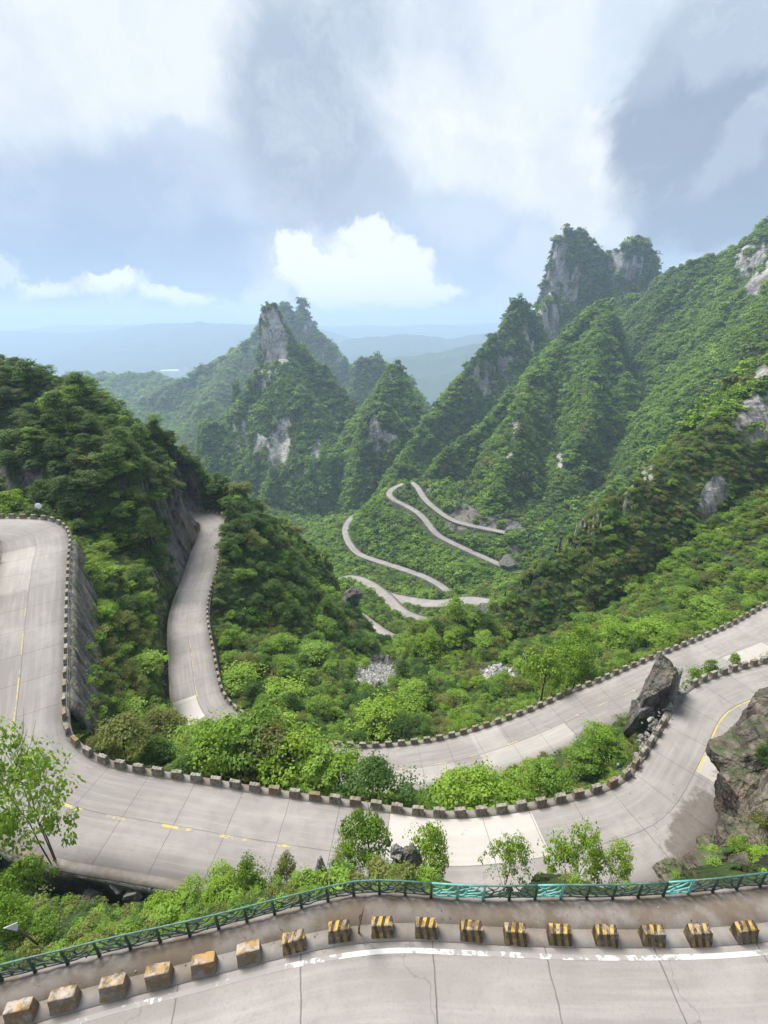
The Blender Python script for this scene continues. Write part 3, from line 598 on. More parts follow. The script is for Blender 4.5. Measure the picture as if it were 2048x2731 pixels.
# gully gravel in the valley
GRAV = np.clip(1.5-np.hypot((PX-1010-(PY-1800)*-.35)/52, (PY-1795)/62), 0, 1)*(RA > 85)*(RA < 240)
GRAV = np.maximum(GRAV, np.clip(1.5-np.hypot((PX-1320)/55, (PY-1800)/22), 0, 1)*(RA > 85)*(RA < 240))
ROCK = np.clip(np.maximum(ROCK, GRAV*1.2), 0, 1.2)
ROCK = np.where(np.isin(ID, [IDS.index('far_hills')]), 0, ROCK)
if True:
    idx = np.arange(nR*nA).reshape(nR, nA)
    Q = np.stack([idx[:-1, :-1], idx[:-1, 1:], idx[1:, 1:], idx[1:, :-1]], -1).reshape(-1, 4)[:, ::-1]
    V = np.stack([X, Y, H], -1).reshape(-1, 3); fid = ID.ravel()[Q[:, 0]]; rk = ROCK.ravel()
    NAMES = {-1: ('ground', 'ground of the valley between the winding road levels', 'ground')}
    for i, n in enumerate(IDS):
        NAMES[i] = {'left_hill': ('hill', 'dark wooded hill behind the left hairpin bend', 'hill'), 'middle_spur': ('hill', 'wooded spur right of the far end of the second road', 'hill'),
            'valley_mound': ('hill', 'rounded tree covered mound in the centre of the valley', 'hill'),
            'right_slope': ('hill', 'brownish steep scrub slope above the road at the right edge', 'hill'), 'green_pyramid': ('mountain', 'bright green pyramid mountain right of the valley', 'mountain'),
            'right_mountain': ('mountain', 'broad green mountain side rising to the right edge with a bare cliff on top', 'mountain'), 'twin_peak': ('mountain', 'twin topped rock peak, the highest against the sky', 'mountain'),
            'shoulder_peak': ('mountain', 'grey cliffed shoulder peak left of the twin peak', 'mountain'), 'spire': ('mountain', 'tall rock spire mountain left of the valley centre', 'mountain'),
            'pinnacle': ('mountain', 'small thin rock pinnacles on the left flank of the spire', 'mountain'), 'small_peak': ('mountain', 'small pointed green peak right of the spire', 'mountain'),
            'back_ridge': ('mountain', 'pale hazy pointed ridge behind the spire', 'mountain'), 'dome_peak': ('mountain', 'pale rounded dome peak between the spire and the small pointed peak', 'mountain'),
            'low_hills': ('hill', 'pale green hazy low hills left of the spire', 'hill'), 'far_hills': ('mountain', 'blue far mountain range on the horizon', 'mountain')}[n]
    for i in range(-1, len(IDS)):
        k = fid == i
        if not k.any(): continue
        q = Q[k]; u, inv = np.unique(q, return_inverse=True)
        me = mesh_np(NAMES[i][0], V[u], inv.reshape(-1, 4), True, {'rock': ('POINT', rk[u])})
        tag(link(NAMES[i][0], me, M['ground_near' if i < 0 or IDS[i] in ('left_hill', 'middle_spur') else 'ground']), NAMES[i][1], NAMES[i][2], kind='structure')
# ------------------------------------------------------------------ road surfaces
def tone_r1(s, lane, x, y): return 1.0
BRIGHT = [(1130, 2230, 260, 100, 2, 1.38, -1), (1870, 2080, 60, 60, 2, 1.3, 1), (510, 1860, 50, 34, 3, 1.5, 1), (1120, 2060, 70, 30, 3, 1.15, 1), (1440, 1990, 120, 40, 3, 1.22, 1), (1330, 1950, 50, 30, 3, 1.12, 0), (60, 1450, 60, 34, 2, 1.15, 1), (1930, 1740, 150, 40, 3, 1.3, 1)]
def road_mesh(rd, which, label, hw_in=0.0):
    O, wv, side, line = rd['outer'], rd['width'], rd['side'], rd['line']
    n = len(O); s = np.r_[0, np.cumsum(np.linalg.norm(np.diff(line[:, :2], axis=0), axis=1))]
    fr = np.linspace(0, 1, 5); V = []; UV = []
    for f in fr:
        a = offset(O, side*wv*f); V.append(a); UV.append(np.stack([s, wv*f], 1))
    V = np.stack(V, 1).reshape(-1, 3); UV = np.stack(UV, 1).reshape(-1, 2)
    F_ = []; lane = []; tone = []; wet = []
    k = 5; slabr = np.random.default_rng(which*7+1).random((400, 2))
    for i in range(n-1):
        for j in range(4):
            q = (i*k+j, i*k+j+1, (i+1)*k+j+1, (i+1)*k+j)
            F_.append(q if side > 0 else q[::-1])
            ln = 0 if j < 2 else 1; sl = int(s[i]//5)
            c = V[list(q)].mean(0); px, py, _ = proj(*c); t = .95+.09*slabr[sl % 400, ln]-(.06 if slabr[sl % 400, ln] > .8 else 0)
            sc = offset(O, side*wv*(.25+.5*ln))[min(n-1, int((sl+.5)*5/(s[-1]/(n-1))))]; spx, spy, _ = proj(*sc)
            for bx, by, rx, ry, wh, tt, lz in BRIGHT:
                if wh == which and abs(spx-bx) < rx and abs(spy-by) < ry and lz in (-1, ln): t = tt
            tone.append(t)
            w = 0
            if which == 2: w = max(0, 1.25-math.hypot((px-1850)/95, (py-2230)/150))+max(0, .9-math.hypot((px-1965)/60, (py-2060)/60))
            wet.append(min(w, 1.0))
    # small slab index lookup is by arc length, so every slab keeps one tone
    V = np.r_[V, V-[0, 0, .5]]; m0 = n*k
    F_ = np.array(F_); nb = []
    for i in range(n-1):
        for j in (0, k-1):
            a, b = i*k+j, (i+1)*k+j
            nb.append((a, b, b+m0, a+m0) if (j == 0) == (side > 0) else (b, a, a+m0, b+m0))
    nb.append(tuple(range(0, 2))+(1+m0, m0))
    Fa = np.r_[F_, np.array(nb)]
    me = mesh_np('road', V, Fa, False)
    a = me.attributes.new('tone', 'FLOAT', 'FACE'); a.data.foreach_set('value', np.r_[tone, np.ones(len(nb))].astype(np.float32))
    a = me.attributes.new('lane', 'FLOAT', 'POINT'); a.data.foreach_set('value', np.tile(np.repeat(wv/2, k), 2).astype(np.float32))
    pw = np.zeros(len(V))
    ppx, ppy, _ = proj(V[:, 0], V[:, 1], V[:, 2])
    if which == 2: pw = np.clip(np.maximum(1.35-np.hypot((ppx-1865)/95, (ppy-2235)/160), 1.0-np.hypot((ppx-1950)/60, (ppy-2070)/70)), 0, 1)
    a = me.attributes.new('wet', 'FLOAT', 'POINT'); a.data.foreach_set('value', pw.astype(np.float32))
    UVa = np.r_[UV, UV]; l = me.uv_layers.new(name='uv'); l.data.foreach_set('uv', UVa[Fa.ravel()].astype(np.float32).ravel())
    return tag(link('road', me, M['road']), label, 'road', kind='structure')
labs = ['nearest road with the striped guard blocks along it', 'wide second road level with the hairpin at the left', 'third road level below the wide one, curving in a big U', 'far road descending along the spur, lower of two parallel ones',
        'far road under the cliffs of the green pyramid mountain', 'far road at the left foot of the zigzag spur', 'short road stretches by the dark rock in the valley', 'far valley road with the small hairpin loop', 'farthest road bit at the foot of the spire']
for i, rd in enumerate(ROADS): road_mesh(rd, i+1, labs[i])

# ------------------------------------------------------------------ foliage
def mat_leaf(name, a, b_, c_):
    m, nt, b = new_mat(name); g = NG(nt); p = g.pos()
    rnd = g.N.new('ShaderNodeObjectInfo').outputs['Random']; sh = g.attr('shade')
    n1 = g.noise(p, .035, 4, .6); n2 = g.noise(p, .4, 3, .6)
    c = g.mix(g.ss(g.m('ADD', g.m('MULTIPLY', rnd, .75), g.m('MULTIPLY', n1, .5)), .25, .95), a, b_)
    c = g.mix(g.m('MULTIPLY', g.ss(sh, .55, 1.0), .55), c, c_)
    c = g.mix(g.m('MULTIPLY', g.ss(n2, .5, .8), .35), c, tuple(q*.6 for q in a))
    g.L.new(c, b.inputs['Base Color']); b.inputs['Roughness'].default_value = .6; b.inputs['Specular IOR Level'].default_value = .3
    tr = g.N.new('ShaderNodeBsdfTranslucent'); g.L.new(g.mix(.5, c, (.25, .35, .03), 'MIX'), tr.inputs[0])
    ms = g.N.new('ShaderNodeMixShader'); ms.inputs[0].default_value = .38
    g.L.new(b.outputs[0], ms.inputs[1]); g.L.new(tr.outputs[0], ms.inputs[2])
    g.L.new(ms.outputs[0], g.N['Material Output'].inputs[0])
    return m
LEAF = [mat_leaf('dark_leaves', (.045, .098, .018), (.085, .165, .026), (.15, .25, .038)),
        mat_leaf('green_leaves', (0.125, 0.228, 0.024), (0.212, 0.345, 0.038), (0.320, 0.460, 0.058)),
        mat_leaf('yellow_green_leaves', (.155, .275, .020), (.235, .375, .030), (.32, .44, .055)),
        mat_leaf('olive_leaves', (0.109, 0.119, 0.029), (0.179, 0.194, 0.044), (0.256, 0.300, 0.063))]
M['bark'] = mat_simple('bark', (.11, .09, .07), .9, .1, .4, 6)
def leaves(C, Nrm, size, r):
    n = len(C); Nrm = Nrm/np.linalg.norm(Nrm, axis=1, keepdims=True)
    t = np.cross(Nrm, r.normal(size=(n, 3))); t /= np.linalg.norm(t, axis=1, keepdims=True); b = np.cross(Nrm, t)
    s = size*r.uniform(.6, 1.3, (n, 1)); w = s*r.uniform(.45, .75, (n, 1))
    V = np.stack([C-t*s, C-b*w+Nrm*s*.12, C+t*s, C+b*w+Nrm*s*.12], 1).reshape(-1, 3)
    return V, np.arange(4*n).reshape(n, 4)
def crown(seed, nb, R_, Hh, nl, size, flat=.55, base=0.0, top=1.0, spread=.30):
    """leaf clumps spread through an uneven crown volume"""
    r = np.random.default_rng(seed); Cs = []; Ns = []; Sh = []
    for k in range(nb):
        d = r.normal(size=3); d /= np.linalg.norm(d); d[2] = abs(d[2])*1.1-.35
        rr = r.uniform(.45, 1.0)**.7; lop = 1+.28*math.sin(seed+math.atan2(d[1], d[0])*2)+.2*math.sin(seed*2+math.atan2(d[1], d[0])*3)
        c = np.array([d[0]*R_*rr*.8*lop, d[1]*R_*rr*.8*lop, base+Hh*(.42+.5*d[2]*rr)])
        br = R_*spread*r.lognormal(-.05, .38); q = r.normal(size=(nl, 3)); q /= np.linalg.norm(q, axis=1, keepdims=True)
        q[:, 2] = np.where(q[:, 2] < -.25, -q[:, 2], q[:, 2])
        rad_ = r.uniform(.55, 1.08, (nl, 1))
        Cs.append(c+q*br*rad_*[1, 1, flat]); Ns.append(q*[.7, .7, 1.1]+r.normal(size=(nl, 3))*.42+[0, 0, .35])
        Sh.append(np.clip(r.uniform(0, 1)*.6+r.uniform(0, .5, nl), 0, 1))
    C = np.concatenate(Cs); Nn = np.concatenate(Ns); V, Fq = leaves(C, Nn, size, r)
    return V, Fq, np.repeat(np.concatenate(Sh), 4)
def crown_mesh(name, mat, *a, **k):
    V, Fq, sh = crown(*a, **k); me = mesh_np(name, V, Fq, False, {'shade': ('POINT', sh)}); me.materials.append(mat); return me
def trunk_mesh(seed, h, r0, limbs=5, spread=1.5, lean=.3, multi=1):
    r = random.Random(seed); mb = MB()
    for q in range(multi):
        lx, ly = r.uniform(-lean, lean), r.uniform(-lean, lean); rr = r0/(multi**.4)
        if multi > 1: a = 6.28*q/multi+r.random(); lx, ly = math.cos(a)*lean*2, math.sin(a)*lean*2
        pts = [np.array([0, 0, -.5])]
        for i in range(1, 6):
            f = i/5; pts.append(np.array([lx*f*h*.35+r.uniform(-.06, .06)*h*.3, ly*f*h*.35+r.uniform(-.06, .06)*h*.3, h*f]))
        mb.tube(pts, [rr*1.3, rr, rr*.8, rr*.62, rr*.42, rr*.2], 6)
        for i in range(limbs):
            f = r.uniform(.35, .9); k = min(4, int(f*5)); b0 = pts[k]+(pts[k+1]-pts[k])*(f*5-k); a = r.uniform(0, 6.28); ln = spread*r.uniform(.5, 1)*(1.2-f*.5)
            p1 = b0+np.array([math.cos(a)*ln*.5, math.sin(a)*ln*.5, ln*.35]); p2 = b0+np.array([math.cos(a+.3)*ln, math.sin(a+.3)*ln, ln*.75])
            mb.tube([b0, p1, p2], [rr*.42, rr*.28, rr*.1], 5)
    me = mb.mesh('trunk', True); me.materials.append(M['bark']); return me
PROTO = {}
def proto_coll(key, meshes):
    c = bpy.data.collections.new(key); os_ = []
    for me in meshes:
        o = bpy.data.objects.new('leafy_crown', me); c.objects.link(o); os_.append(o)
    PROTO[key] = (c, len(os_), [o.name for o in os_])
def joined(seed, mat, leafargs, trunkargs):
    V, Fq, sh = crown(seed, *leafargs[0], **leafargs[1]); tm = trunk_mesh(seed, *trunkargs)
    bm = bmesh.new(); me = mesh_np('crown', V, Fq, False, {'shade': ('POINT', sh)}); me.materials.append(mat); me.materials.append(M['bark'])
    bm.from_mesh(me); n0 = len(bm.faces); bm.from_mesh(tm); bm.faces.ensure_lookup_table()
    for f in bm.faces[n0:]: f.material_index = 1
    bm.to_mesh(me); bm.free(); return me
far_ms = []; near_ms = []; shr_ms = []
for mi in (0, 1, 2, 3):
    for sd in range(3): far_ms.append(crown_mesh('crown', LEAF[mi], 10+sd*3+mi, 13+sd*3, 1.0, 1.35+.25*sd, 17, .155, flat=.7, base=-.25, spread=.36))
for mi in range(4):
    for sd in range(2): near_ms.append(joined(40+sd*5+mi, LEAF[mi], ((32, 1.0, 1.75, 60, .060), dict(flat=.42, base=.20, spread=.34)), (1.5, .05, 6, .8, .3)))
for mi in range(4):
    for sd in range(2): shr_ms.append(crown_mesh('crown', LEAF[mi], 70+sd*3+mi, 14, 1.0, 1.25, 42, .085, flat=.75, base=-.2, spread=.38))
proto_coll('far', far_ms); proto_coll('near', near_ms); proto_coll('shrub', shr_ms)
def scatter(name, pts, scl, idx, rotz, key, label, cat, tilt=None):
    me = bpy.data.meshes.new(name); n = len(pts); me.vertices.add(n); me.vertices.foreach_set('co', np.asarray(pts, np.float32).ravel())
    a = me.attributes.new('scl', 'FLOAT_VECTOR', 'POINT'); a.data.foreach_set('vector', np.asarray(scl, np.float32).ravel())
    rot = np.zeros((n, 3), np.float32); rot[:, 2] = rotz; rot[:, :2] = rng.uniform(-.15, .15, (n, 2))
    a = me.attributes.new('rot', 'FLOAT_VECTOR', 'POINT'); a.data.foreach_set('vector', rot.ravel())
    a = me.attributes.new('idx', 'INT', 'POINT'); a.data.foreach_set('value', np.asarray(idx, np.int32))
    o = link(name, me); tag(o, label, cat, kind='stuff')
    ng = bpy.data.node_groups.new(name, 'GeometryNodeTree'); N = ng.nodes; L = ng.links
    ng.interface.new_socket('Geometry', in_out='INPUT', socket_type='NodeSocketGeometry'); ng.interface.new_socket('Geometry', in_out='OUTPUT', socket_type='NodeSocketGeometry')
    gi = N.new('NodeGroupInput'); go = N.new('NodeGroupOutput'); ci = N.new('GeometryNodeCollectionInfo')
    ci.inputs['Collection'].default_value = PROTO[key][0]; ci.inputs['Separate Children'].default_value = True; ci.inputs['Reset Children'].default_value = True
    iop = N.new('GeometryNodeInstanceOnPoints'); iop.inputs['Pick Instance'].default_value = True
    def na(nm, dt):
        q = N.new('GeometryNodeInputNamedAttribute'); q.data_type = dt; q.inputs[0].default_value = nm
        return [s for s in q.outputs if s.enabled and s.name == 'Attribute'][0]
    L.new(gi.outputs[0], iop.inputs['Points']); L.new(ci.outputs[0], iop.inputs['Instance'])
    L.new(na('idx', 'INT'), iop.inputs['Instance Index']); L.new(na('scl', 'FLOAT_VECTOR'), iop.inputs['Scale'])
    e = N.new('FunctionNodeEulerToRotation'); L.new(na('rot', 'FLOAT_VECTOR'), e.inputs[0]); L.new(e.outputs[0], iop.inputs['Rotation'])
    L.new(iop.outputs[0], go.inputs[0])
    md = o.modifiers.new('scatter', 'NODES'); md.node_group = ng
    return o
# candidate spots: faces of the ground grid that the viewpoint (or one a few steps aside) can see
EL = H/RA; run = np.maximum.accumulate(EL, axis=0)
see = (H+.02*RA+3)/RA >= run-.004
fa = (ang[None, :-1] > -60) & (ang[None, :-1] < 60)
gxx = (X[1:, :-1]-X[:-1, :-1]); 
e1 = np.stack([X[1:, :-1]-X[:-1, :-1], Y[1:, :-1]-Y[:-1, :-1], H[1:, :-1]-H[:-1, :-1]], -1)
e2 = np.stack([X[:-1, 1:]-X[:-1, :-1], Y[:-1, 1:]-Y[:-1, :-1], H[:-1, 1:]-H[:-1, :-1]], -1)
nv = np.cross(e1, e2); AREA = np.linalg.norm(nv, axis=-1); NRM = nv/AREA[..., None]; NRM *= np.where(NRM[..., 2:] < 0, -1, 1)
cx_, cy_, ch_ = X[:-1, :-1], Y[:-1, :-1], H[:-1, :-1]
face_view = -(NRM[..., 0]*cx_+NRM[..., 1]*cy_+NRM[..., 2]*ch_)/np.sqrt(cx_**2+cy_**2+ch_**2)
OKF = see[:-1, :-1] & fa & (face_view > -.25)
R0 = RA[:-1, :-1]; RK = ROCK[:-1, :-1]; IDF = ID[:-1, :-1]
def pick(rmin, rmax, dens):
    """dens: spots per square metre (array), random spots with those odds"""
    w = np.where(OKF & (R0 > rmin) & (R0 < rmax), AREA*dens, 0); n = rng.poisson(w)
    ii = np.repeat(np.arange(n.size), n.ravel()); i, j = np.unravel_index(ii, n.shape)
    a, b = rng.random(len(i)), rng.random(len(i))
    Pt = np.stack([cx_[i, j], cy_[i, j], ch_[i, j]], -1)+e1[i, j]*a[:, None]+e2[i, j]*b[:, None]
    return Pt, i, j
def off_road(Pt, h, rad_, far_only=False):
    """drop plants standing on a road or, if tall, just in front of a far one"""
    ok = road_dist(Pt[:, 0], Pt[:, 1])[0] > rad_
    return ok
cover = 1-np.clip((RK-.42)*2.6, 0, 1)
print('cells', OKF.sum())
# far woods
def far_wood():
    allp = []; alls = []; alli = []
    for (a, b, r_) in ((255, 420, 2.3), (420, 700, 2.8), (700, 1150, 3.3), (1150, 1900, 5.2), (1900, 3200, 9.)):
        Pt, i, j = pick(a, b, cover/(r_*r_*1.05))
        Pt2, i2, j2 = pick(a, b, cover*.35/(r_*r_*1.05)); Pt = np.r_[Pt, Pt2]; i = np.r_[i, i2]; j = np.r_[j, j2]
        sz = r_*rng.lognormal(-.08, .42, len(Pt)); 
        PPx, PPy, _ = proj(Pt[:, 0], Pt[:, 1], Pt[:, 2])
        d, zr = road_dist(Pt[:, 0], Pt[:, 1])
        q, _ = road_dist(Pt[:, 0]*(1+sz*1.6/np.hypot(Pt[:, 0], Pt[:, 1])*1.2), Pt[:, 1]*(1+sz*1.6/np.hypot(Pt[:, 0], Pt[:, 1])*1.2))
        RR = np.hypot(Pt[:, 0], Pt[:, 1]); f3 = 1-(sz*1.5+9)/RR
        f3 = 1+(sz*1.5+9)/RR; q3 = road_dist(Pt[:, 0]*f3, Pt[:, 1]*f3, only=[3, 4, 5])[0] if a < 700 else np.full(len(Pt), 99.)
        fr = (d > sz*.75) & ((q > sz*.55) | (rng.random(len(Pt)) < .04)) & ((q3 > sz*.2) | (PPx < 1060) | (PPx > 1340) | (rng.random(len(Pt)) < .25))
        fr |= (PPx > 1350) & (PPx < 1500) & (PPy > 1400) & (PPy < 1450) & (a < 500)
        Pt, sz, i, j = Pt[fr], sz[fr], i[fr], j[fr]
        n1 = fbm(Pt[:, 0]/90, Pt[:, 1]/90, 5, 3)+rng.normal(0, .35, len(Pt))
        u_ = rng.random(len(Pt)); mi = np.where(n1 > .45, np.where(u_ < .45, 2, 1), np.where(n1 > -.1, np.where(u_ < .75, 1, 2), np.where(n1 > -.6, np.where(u_ < .55, 1, 0), np.where(u_ < .5, 3, 0))))
        alli.append(mi*3+rng.integers(0, 3, len(Pt))); alls.append(np.stack([sz, sz, sz*rng.uniform(.8, 1.25, len(Pt))], 1)); allp.append(Pt)
    Pt = np.concatenate(allp); print('far crowns', len(Pt))
    scatter('forest', Pt, np.concatenate(alls), np.concatenate(alli), rng.uniform(0, 6.28, len(Pt)), 'far', 'dense green woods covering the mountains and the far valley slopes', 'forest')
far_wood()
def near_wood():
    # low bushes everywhere between the near roads
    Pt, i, j = pick(9, 262, cover*np.where(R0 < 34, 1.5, np.where(R0 < 60, .85, np.where(R0 < 120, .42, .22))))
    R_ = np.hypot(Pt[:, 0], Pt[:, 1]); sz = np.where(R_ < 34, .42, np.where(R_ < 60, .6, np.where(R_ < 120, .85, 1.25)))*rng.lognormal(0, .35, len(Pt))
    d, _ = road_dist(Pt[:, 0], Pt[:, 1]); k = d > sz*.9+.15
    k &= ~((R_ < 34) & (Pt[:, 0] > 3.2) & (Pt[:, 0] < 17) & (rng.random(len(Pt)) < .8))
    k &= ~((R_ < 42) & (Pt[:, 0] > 13) & (Pt[:, 1] > 10) & (rng.random(len(Pt)) < .8))
    d2, _ = road_dist(Pt[:, 0], Pt[:, 1], only=[1]); k &= ~((R_ < 40) & (d2 < 2.8) & (Pt[:, 0] < -8))
    k &= ~((np.abs(Pt[:, 0]) < 30) & (Pt[:, 1] < np.interp(Pt[:, 0], FL0[:, 0], FL0[:, 1])+.35+sz*.5))
    Pt, sz, i, j = Pt[k], sz[k], i[k], j[k]
    brown = IDF[i, j] == IDS.index('right_slope'); dark = IDF[i, j] == IDS.index('left_hill')
    u = rng.random(len(Pt)); n1 = fbm(Pt[:, 0]/14, Pt[:, 1]/14, 15, 3)
    mi = np.where(brown, np.where(u < .38, 3, np.where(u < .78, 0, 1)), np.where(dark, np.where(u < .72, 0, np.where(u < .9, 1, 3)), np.where(n1+u*.8 > .75, 2, np.where(u < .25, 3, np.where(u < .5, 0, 1)))))  # left hill leans to dark leaves, cloud shade put into the colour
    print('shrubs', len(Pt))
    scatter('undergrowth', Pt, np.stack([sz, sz, sz*rng.uniform(.7, 1.2, len(Pt))], 1), mi*2+rng.integers(0, 2, len(Pt)), rng.uniform(0, 6.28, len(Pt)), 'shrub', 'low green bushes and scrub filling the near slopes between the roads', 'undergrowth')
    # trees
    dens = np.where(R0 < 110, .035, .05)*cover
    dens = np.where(IDF == IDS.index('left_hill'), .075*cover, dens); dens = np.where(IDF == IDS.index('valley_mound'), .14, dens); dens = np.where(IDF == IDS.index('right_slope'), .055*cover, dens)
    Pt, i, j = pick(30, 262, dens)
    R_ = np.hypot(Pt[:, 0], Pt[:, 1]); sz = rng.lognormal(.62, .28, len(Pt))
    brown = IDF[i, j] == IDS.index('right_slope'); sz = np.where(brown, sz*.72, sz); sz = np.where(IDF[i, j] == IDS.index('left_hill'), sz*1.25, sz)
    d, _ = road_dist(Pt[:, 0], Pt[:, 1])
    f = 1+sz*2.3*.85/R_; q, zq = road_dist(Pt[:, 0]*f, Pt[:, 1]*f); f2 = 1+sz*2.3*1.6/R_; q2, _ = road_dist(Pt[:, 0]*f2, Pt[:, 1]*f2)
    k = (d > sz*.95) & (q > sz*.3) & ((q2 > sz*.2) | (R_ > 90))
    Pt, sz, i, j = Pt[k], sz[k], i[k], j[k]; u = rng.random(len(Pt)); brown = brown[k]; dark = IDF[i, j] == IDS.index('left_hill')
    n1 = fbm(Pt[:, 0]/20, Pt[:, 1]/20, 25, 3)
    mi = np.where(brown, np.where(u < .28, 3, np.where(u < .72, 0, 1)), np.where(dark, np.where(u < .70, 0, np.where(u < .90, 1, 3)), np.where(n1+u*.9 > .85, 2, np.where(u < .15, 3, np.where(u < .4, 0, 1)))))  # left hill trees: darker leaf mix again stands for the cloud shade
    return Pt, sz, mi
NT = near_wood(); print('near trees', len(NT[0]))

# ------------------------------------------------------------------ kerbs, walkway, walls, painted lines
def strip(name, A, B, z0, z1, mat, label, kind='structure', cat='kerb', thick=.5):
    """solid strip between two lines of equal length; top at z0 (line A) and z1 (line B) above them"""
    n = len(A); At = A+[0, 0, z0]; Bt = B+[0, 0, z1]; V = np.stack([At, Bt, Bt-[0, 0, thick], At-[0, 0, thick]], 1).reshape(-1, 3); Fq = []
    for i in range(n-1):
        for a, b in ((0, 1), (1, 2), (2, 3), (3, 0)): Fq.append((i*4+a, i*4+b, (i+1)*4+b, (i+1)*4+a))
    Fq += [(0, 3, 2, 1), ((n-1)*4, (n-1)*4+1, (n-1)*4+2, (n-1)*4+3)]
    me = mesh_np(name, V, Fq); bm = bmesh.new(); bm.from_mesh(me); bmesh.ops.recalc_face_normals(bm, faces=bm.faces); bm.to_mesh(me); bm.free()
    a = me.attributes.new('tone', 'FLOAT', 'POINT'); a.data.foreach_set('value', np.ones(len(V), np.float32))
    return tag(link(name, me, mat), label, cat, kind=kind)
def sheet(name, A, B, up, mat, label, cat='road marking'):
    n = len(A); V = np.stack([A+[0, 0, up], B+[0, 0, up]], 1).reshape(-1, 3)
    Fq = [(2*i, 2*i+1, 2*i+3, 2*i+2) for i in range(n-1)]
    me = mesh_np(name, V, Fq); me.update()
    if me.polygons[0].normal.z < 0: me = mesh_np(name, V, [q[::-1] for q in Fq])
    return tag(link(name, me, mat), label, cat, kind='structure')
def mat_paint(name, col, wear):
    m, nt, b = new_mat(name); g = NG(nt); p = g.pos()
    w = g.ss(g.m('ADD', g.noise(p, 3.0, 6, .72), g.m('MULTIPLY', g.m('SUBTRACT', g.noise(p, .35, 3), .5), .8)), wear-.03, wear+.03)
    g.L.new(g.mix(w, tuple(col), (.27, .248, .23)), b.inputs['Base Color']); return m
M['white_paint'] = mat_paint('worn_white_paint', (.50, .49, .46), .53); M['white_worn'] = mat_paint('flaked_white_paint', (.50, .48, .46), .38); M['yellow_paint'] = mat_paint('worn_yellow_paint', (.50, .39, .08), .56); M['yellow_worn'] = mat_paint('faded_yellow_paint', (.46, .38, .12), .45)
def sub(L, f): k = [i for i in range(len(L)) if f(*proj(*L[i])[:2])]; return slice(min(k), max(k)+1)
for rd, nm in ((r2, 'wide second road'), (r3, 'third road')):
    O, sd, wv = rd['outer'], rd['side'], rd['width']
    strip('kerb', offset(O, -sd*.75), offset(O, -sd*0.0), .07, .09, M['kerb'], 'concrete kerb strip carrying the guard blocks of the '+nm, thick=.9)
    I = offset(O, sd*wv); wi = .75 if rd is r2 else .35
    strip('kerb', I, offset(O, sd*(wv+wi)), .12, .10, M['kerb'], 'raised concrete kerb on the hill side of the '+nm, thick=.8)
# retaining walls
def wall(A, B, h, label, mat):
    n = len(A); rows = 7; V = []
    for k in range(rows):
        f = k/(rows-1); q = A*(1-f)+B*f; q = q.copy(); q[:, 2] -= 0.02+h*f; V.append(q)
    V = np.stack(V, 1); V[:, :, :2] += (vnoise(V[:, :, 0]*1.3+V[:, :, 2], V[:, :, 1]*1.3, 4)[..., None]-.5)*.18
    Fq = [(i*rows+k, i*rows+k+1, (i+1)*rows+k+1, (i+1)*rows+k) for i in range(n-1) for k in range(rows-1)]
    me = mesh_np('retaining_wall', V.reshape(-1, 3), Fq, True); o = link('retaining_wall', me, mat)
    md = o.modifiers.new('thick', 'SOLIDIFY'); md.thickness = .5; md.offset = 0
    return tag(o, label, 'wall')
O = r2['outer']; k = sub(O, lambda x, y: x > 150 and 1440 < y < 1900 and x < 190)
wall(offset(O, -.85)[k], offset(O, -2.6)[k], 8.5, 'grey stone retaining wall below the left leg of the wide road', M['darkrock'])
I_ = offset(r2['outer'], r2['width']+.74); k = sub(I_, lambda x, y: -60 < x < 700 and y > 2150)
wall(I_[k], offset(r2['outer'], r2['width']+.80)[k]-[0, 0, .6], 3.8, 'added dark face standing for the shade under the near edge of the wide road', M['wallrock'])  # added dark face, its colour paints the shaded gap below the deck
O = r3['outer']; k = sub(O, lambda x, y: x < 620 and 1375 < y < 1560)
wall(offset(O, .85)[k], offset(O, 2.2)[k], 5, 'stone retaining wall below the far end of the third road', M['darkrock'])
def farwall(rd, f, lab, h=7):
    O = rd['outer']; k = sub(O, f); wall(offset(O, -.3*rd['side'])[k], offset(O, -2.4*rd['side'])[k], h, lab, M['wallrock'])
farwall(r5, lambda x, y: 1130 < x < 1350 and y < 1530, 'long dark retaining wall under the lower of the two parallel far roads', 13)
farwall(r5, lambda x, y: 1060 < x < 1110 and y < 1370, 'short dark retaining wall high on the zigzag spur', 8)
farwall(r4, lambda x, y: 1000 < x < 1180 and y > 1490, 'mossy retaining wall under the far road at the foot of the zigzag spur', 7)
farwall(r6, lambda x, y: 1240 < x < 1320, 'pale retaining wall under the far road below the green pyramid mountain', 8)
# nearest walkway between the block kerb and the green railing
FL = crom(FEN, .25); FL[:, 2] = RAILZ
xs = np.linspace(max(FL[0, 0], r1['outer'][0, 0])+.2, min(FL[-1, 0], r1['outer'][-1, 0])-.2, 140)
ro = np.stack([xs, np.interp(xs, r1['outer'][:, 0], r1['outer'][:, 1]), np.full(140, -25.8)], 1)
rk_ = offset(ro, -.62); fo = np.stack([rk_[:, 0], np.interp(rk_[:, 0], FL[:, 0], FL[:, 1])+.14, np.full(140, -25.8)], 1)
strip('kerb', ro, rk_, .05, .09, M['kerb'], 'broken concrete kerb strip between the striped guard blocks', thick=1.2)
strip('pavement', rk_+[0, .012, 0], fo, .06, .12, M['walk'], 'dirty brown concrete walkway behind the striped guard blocks', cat='walkway', thick=1.6)
lo = crom(r1['outer'][::4], .5); wl = offset(lo, .24); w2 = offset(lo, .43)
kq = int(np.argmin(np.abs(lo[:, 0]+4.5)))
sheet('road_marking', wl[kq:], w2[kq:], .006, M['white_paint'], 'worn white edge line along the right part of the nearest road')
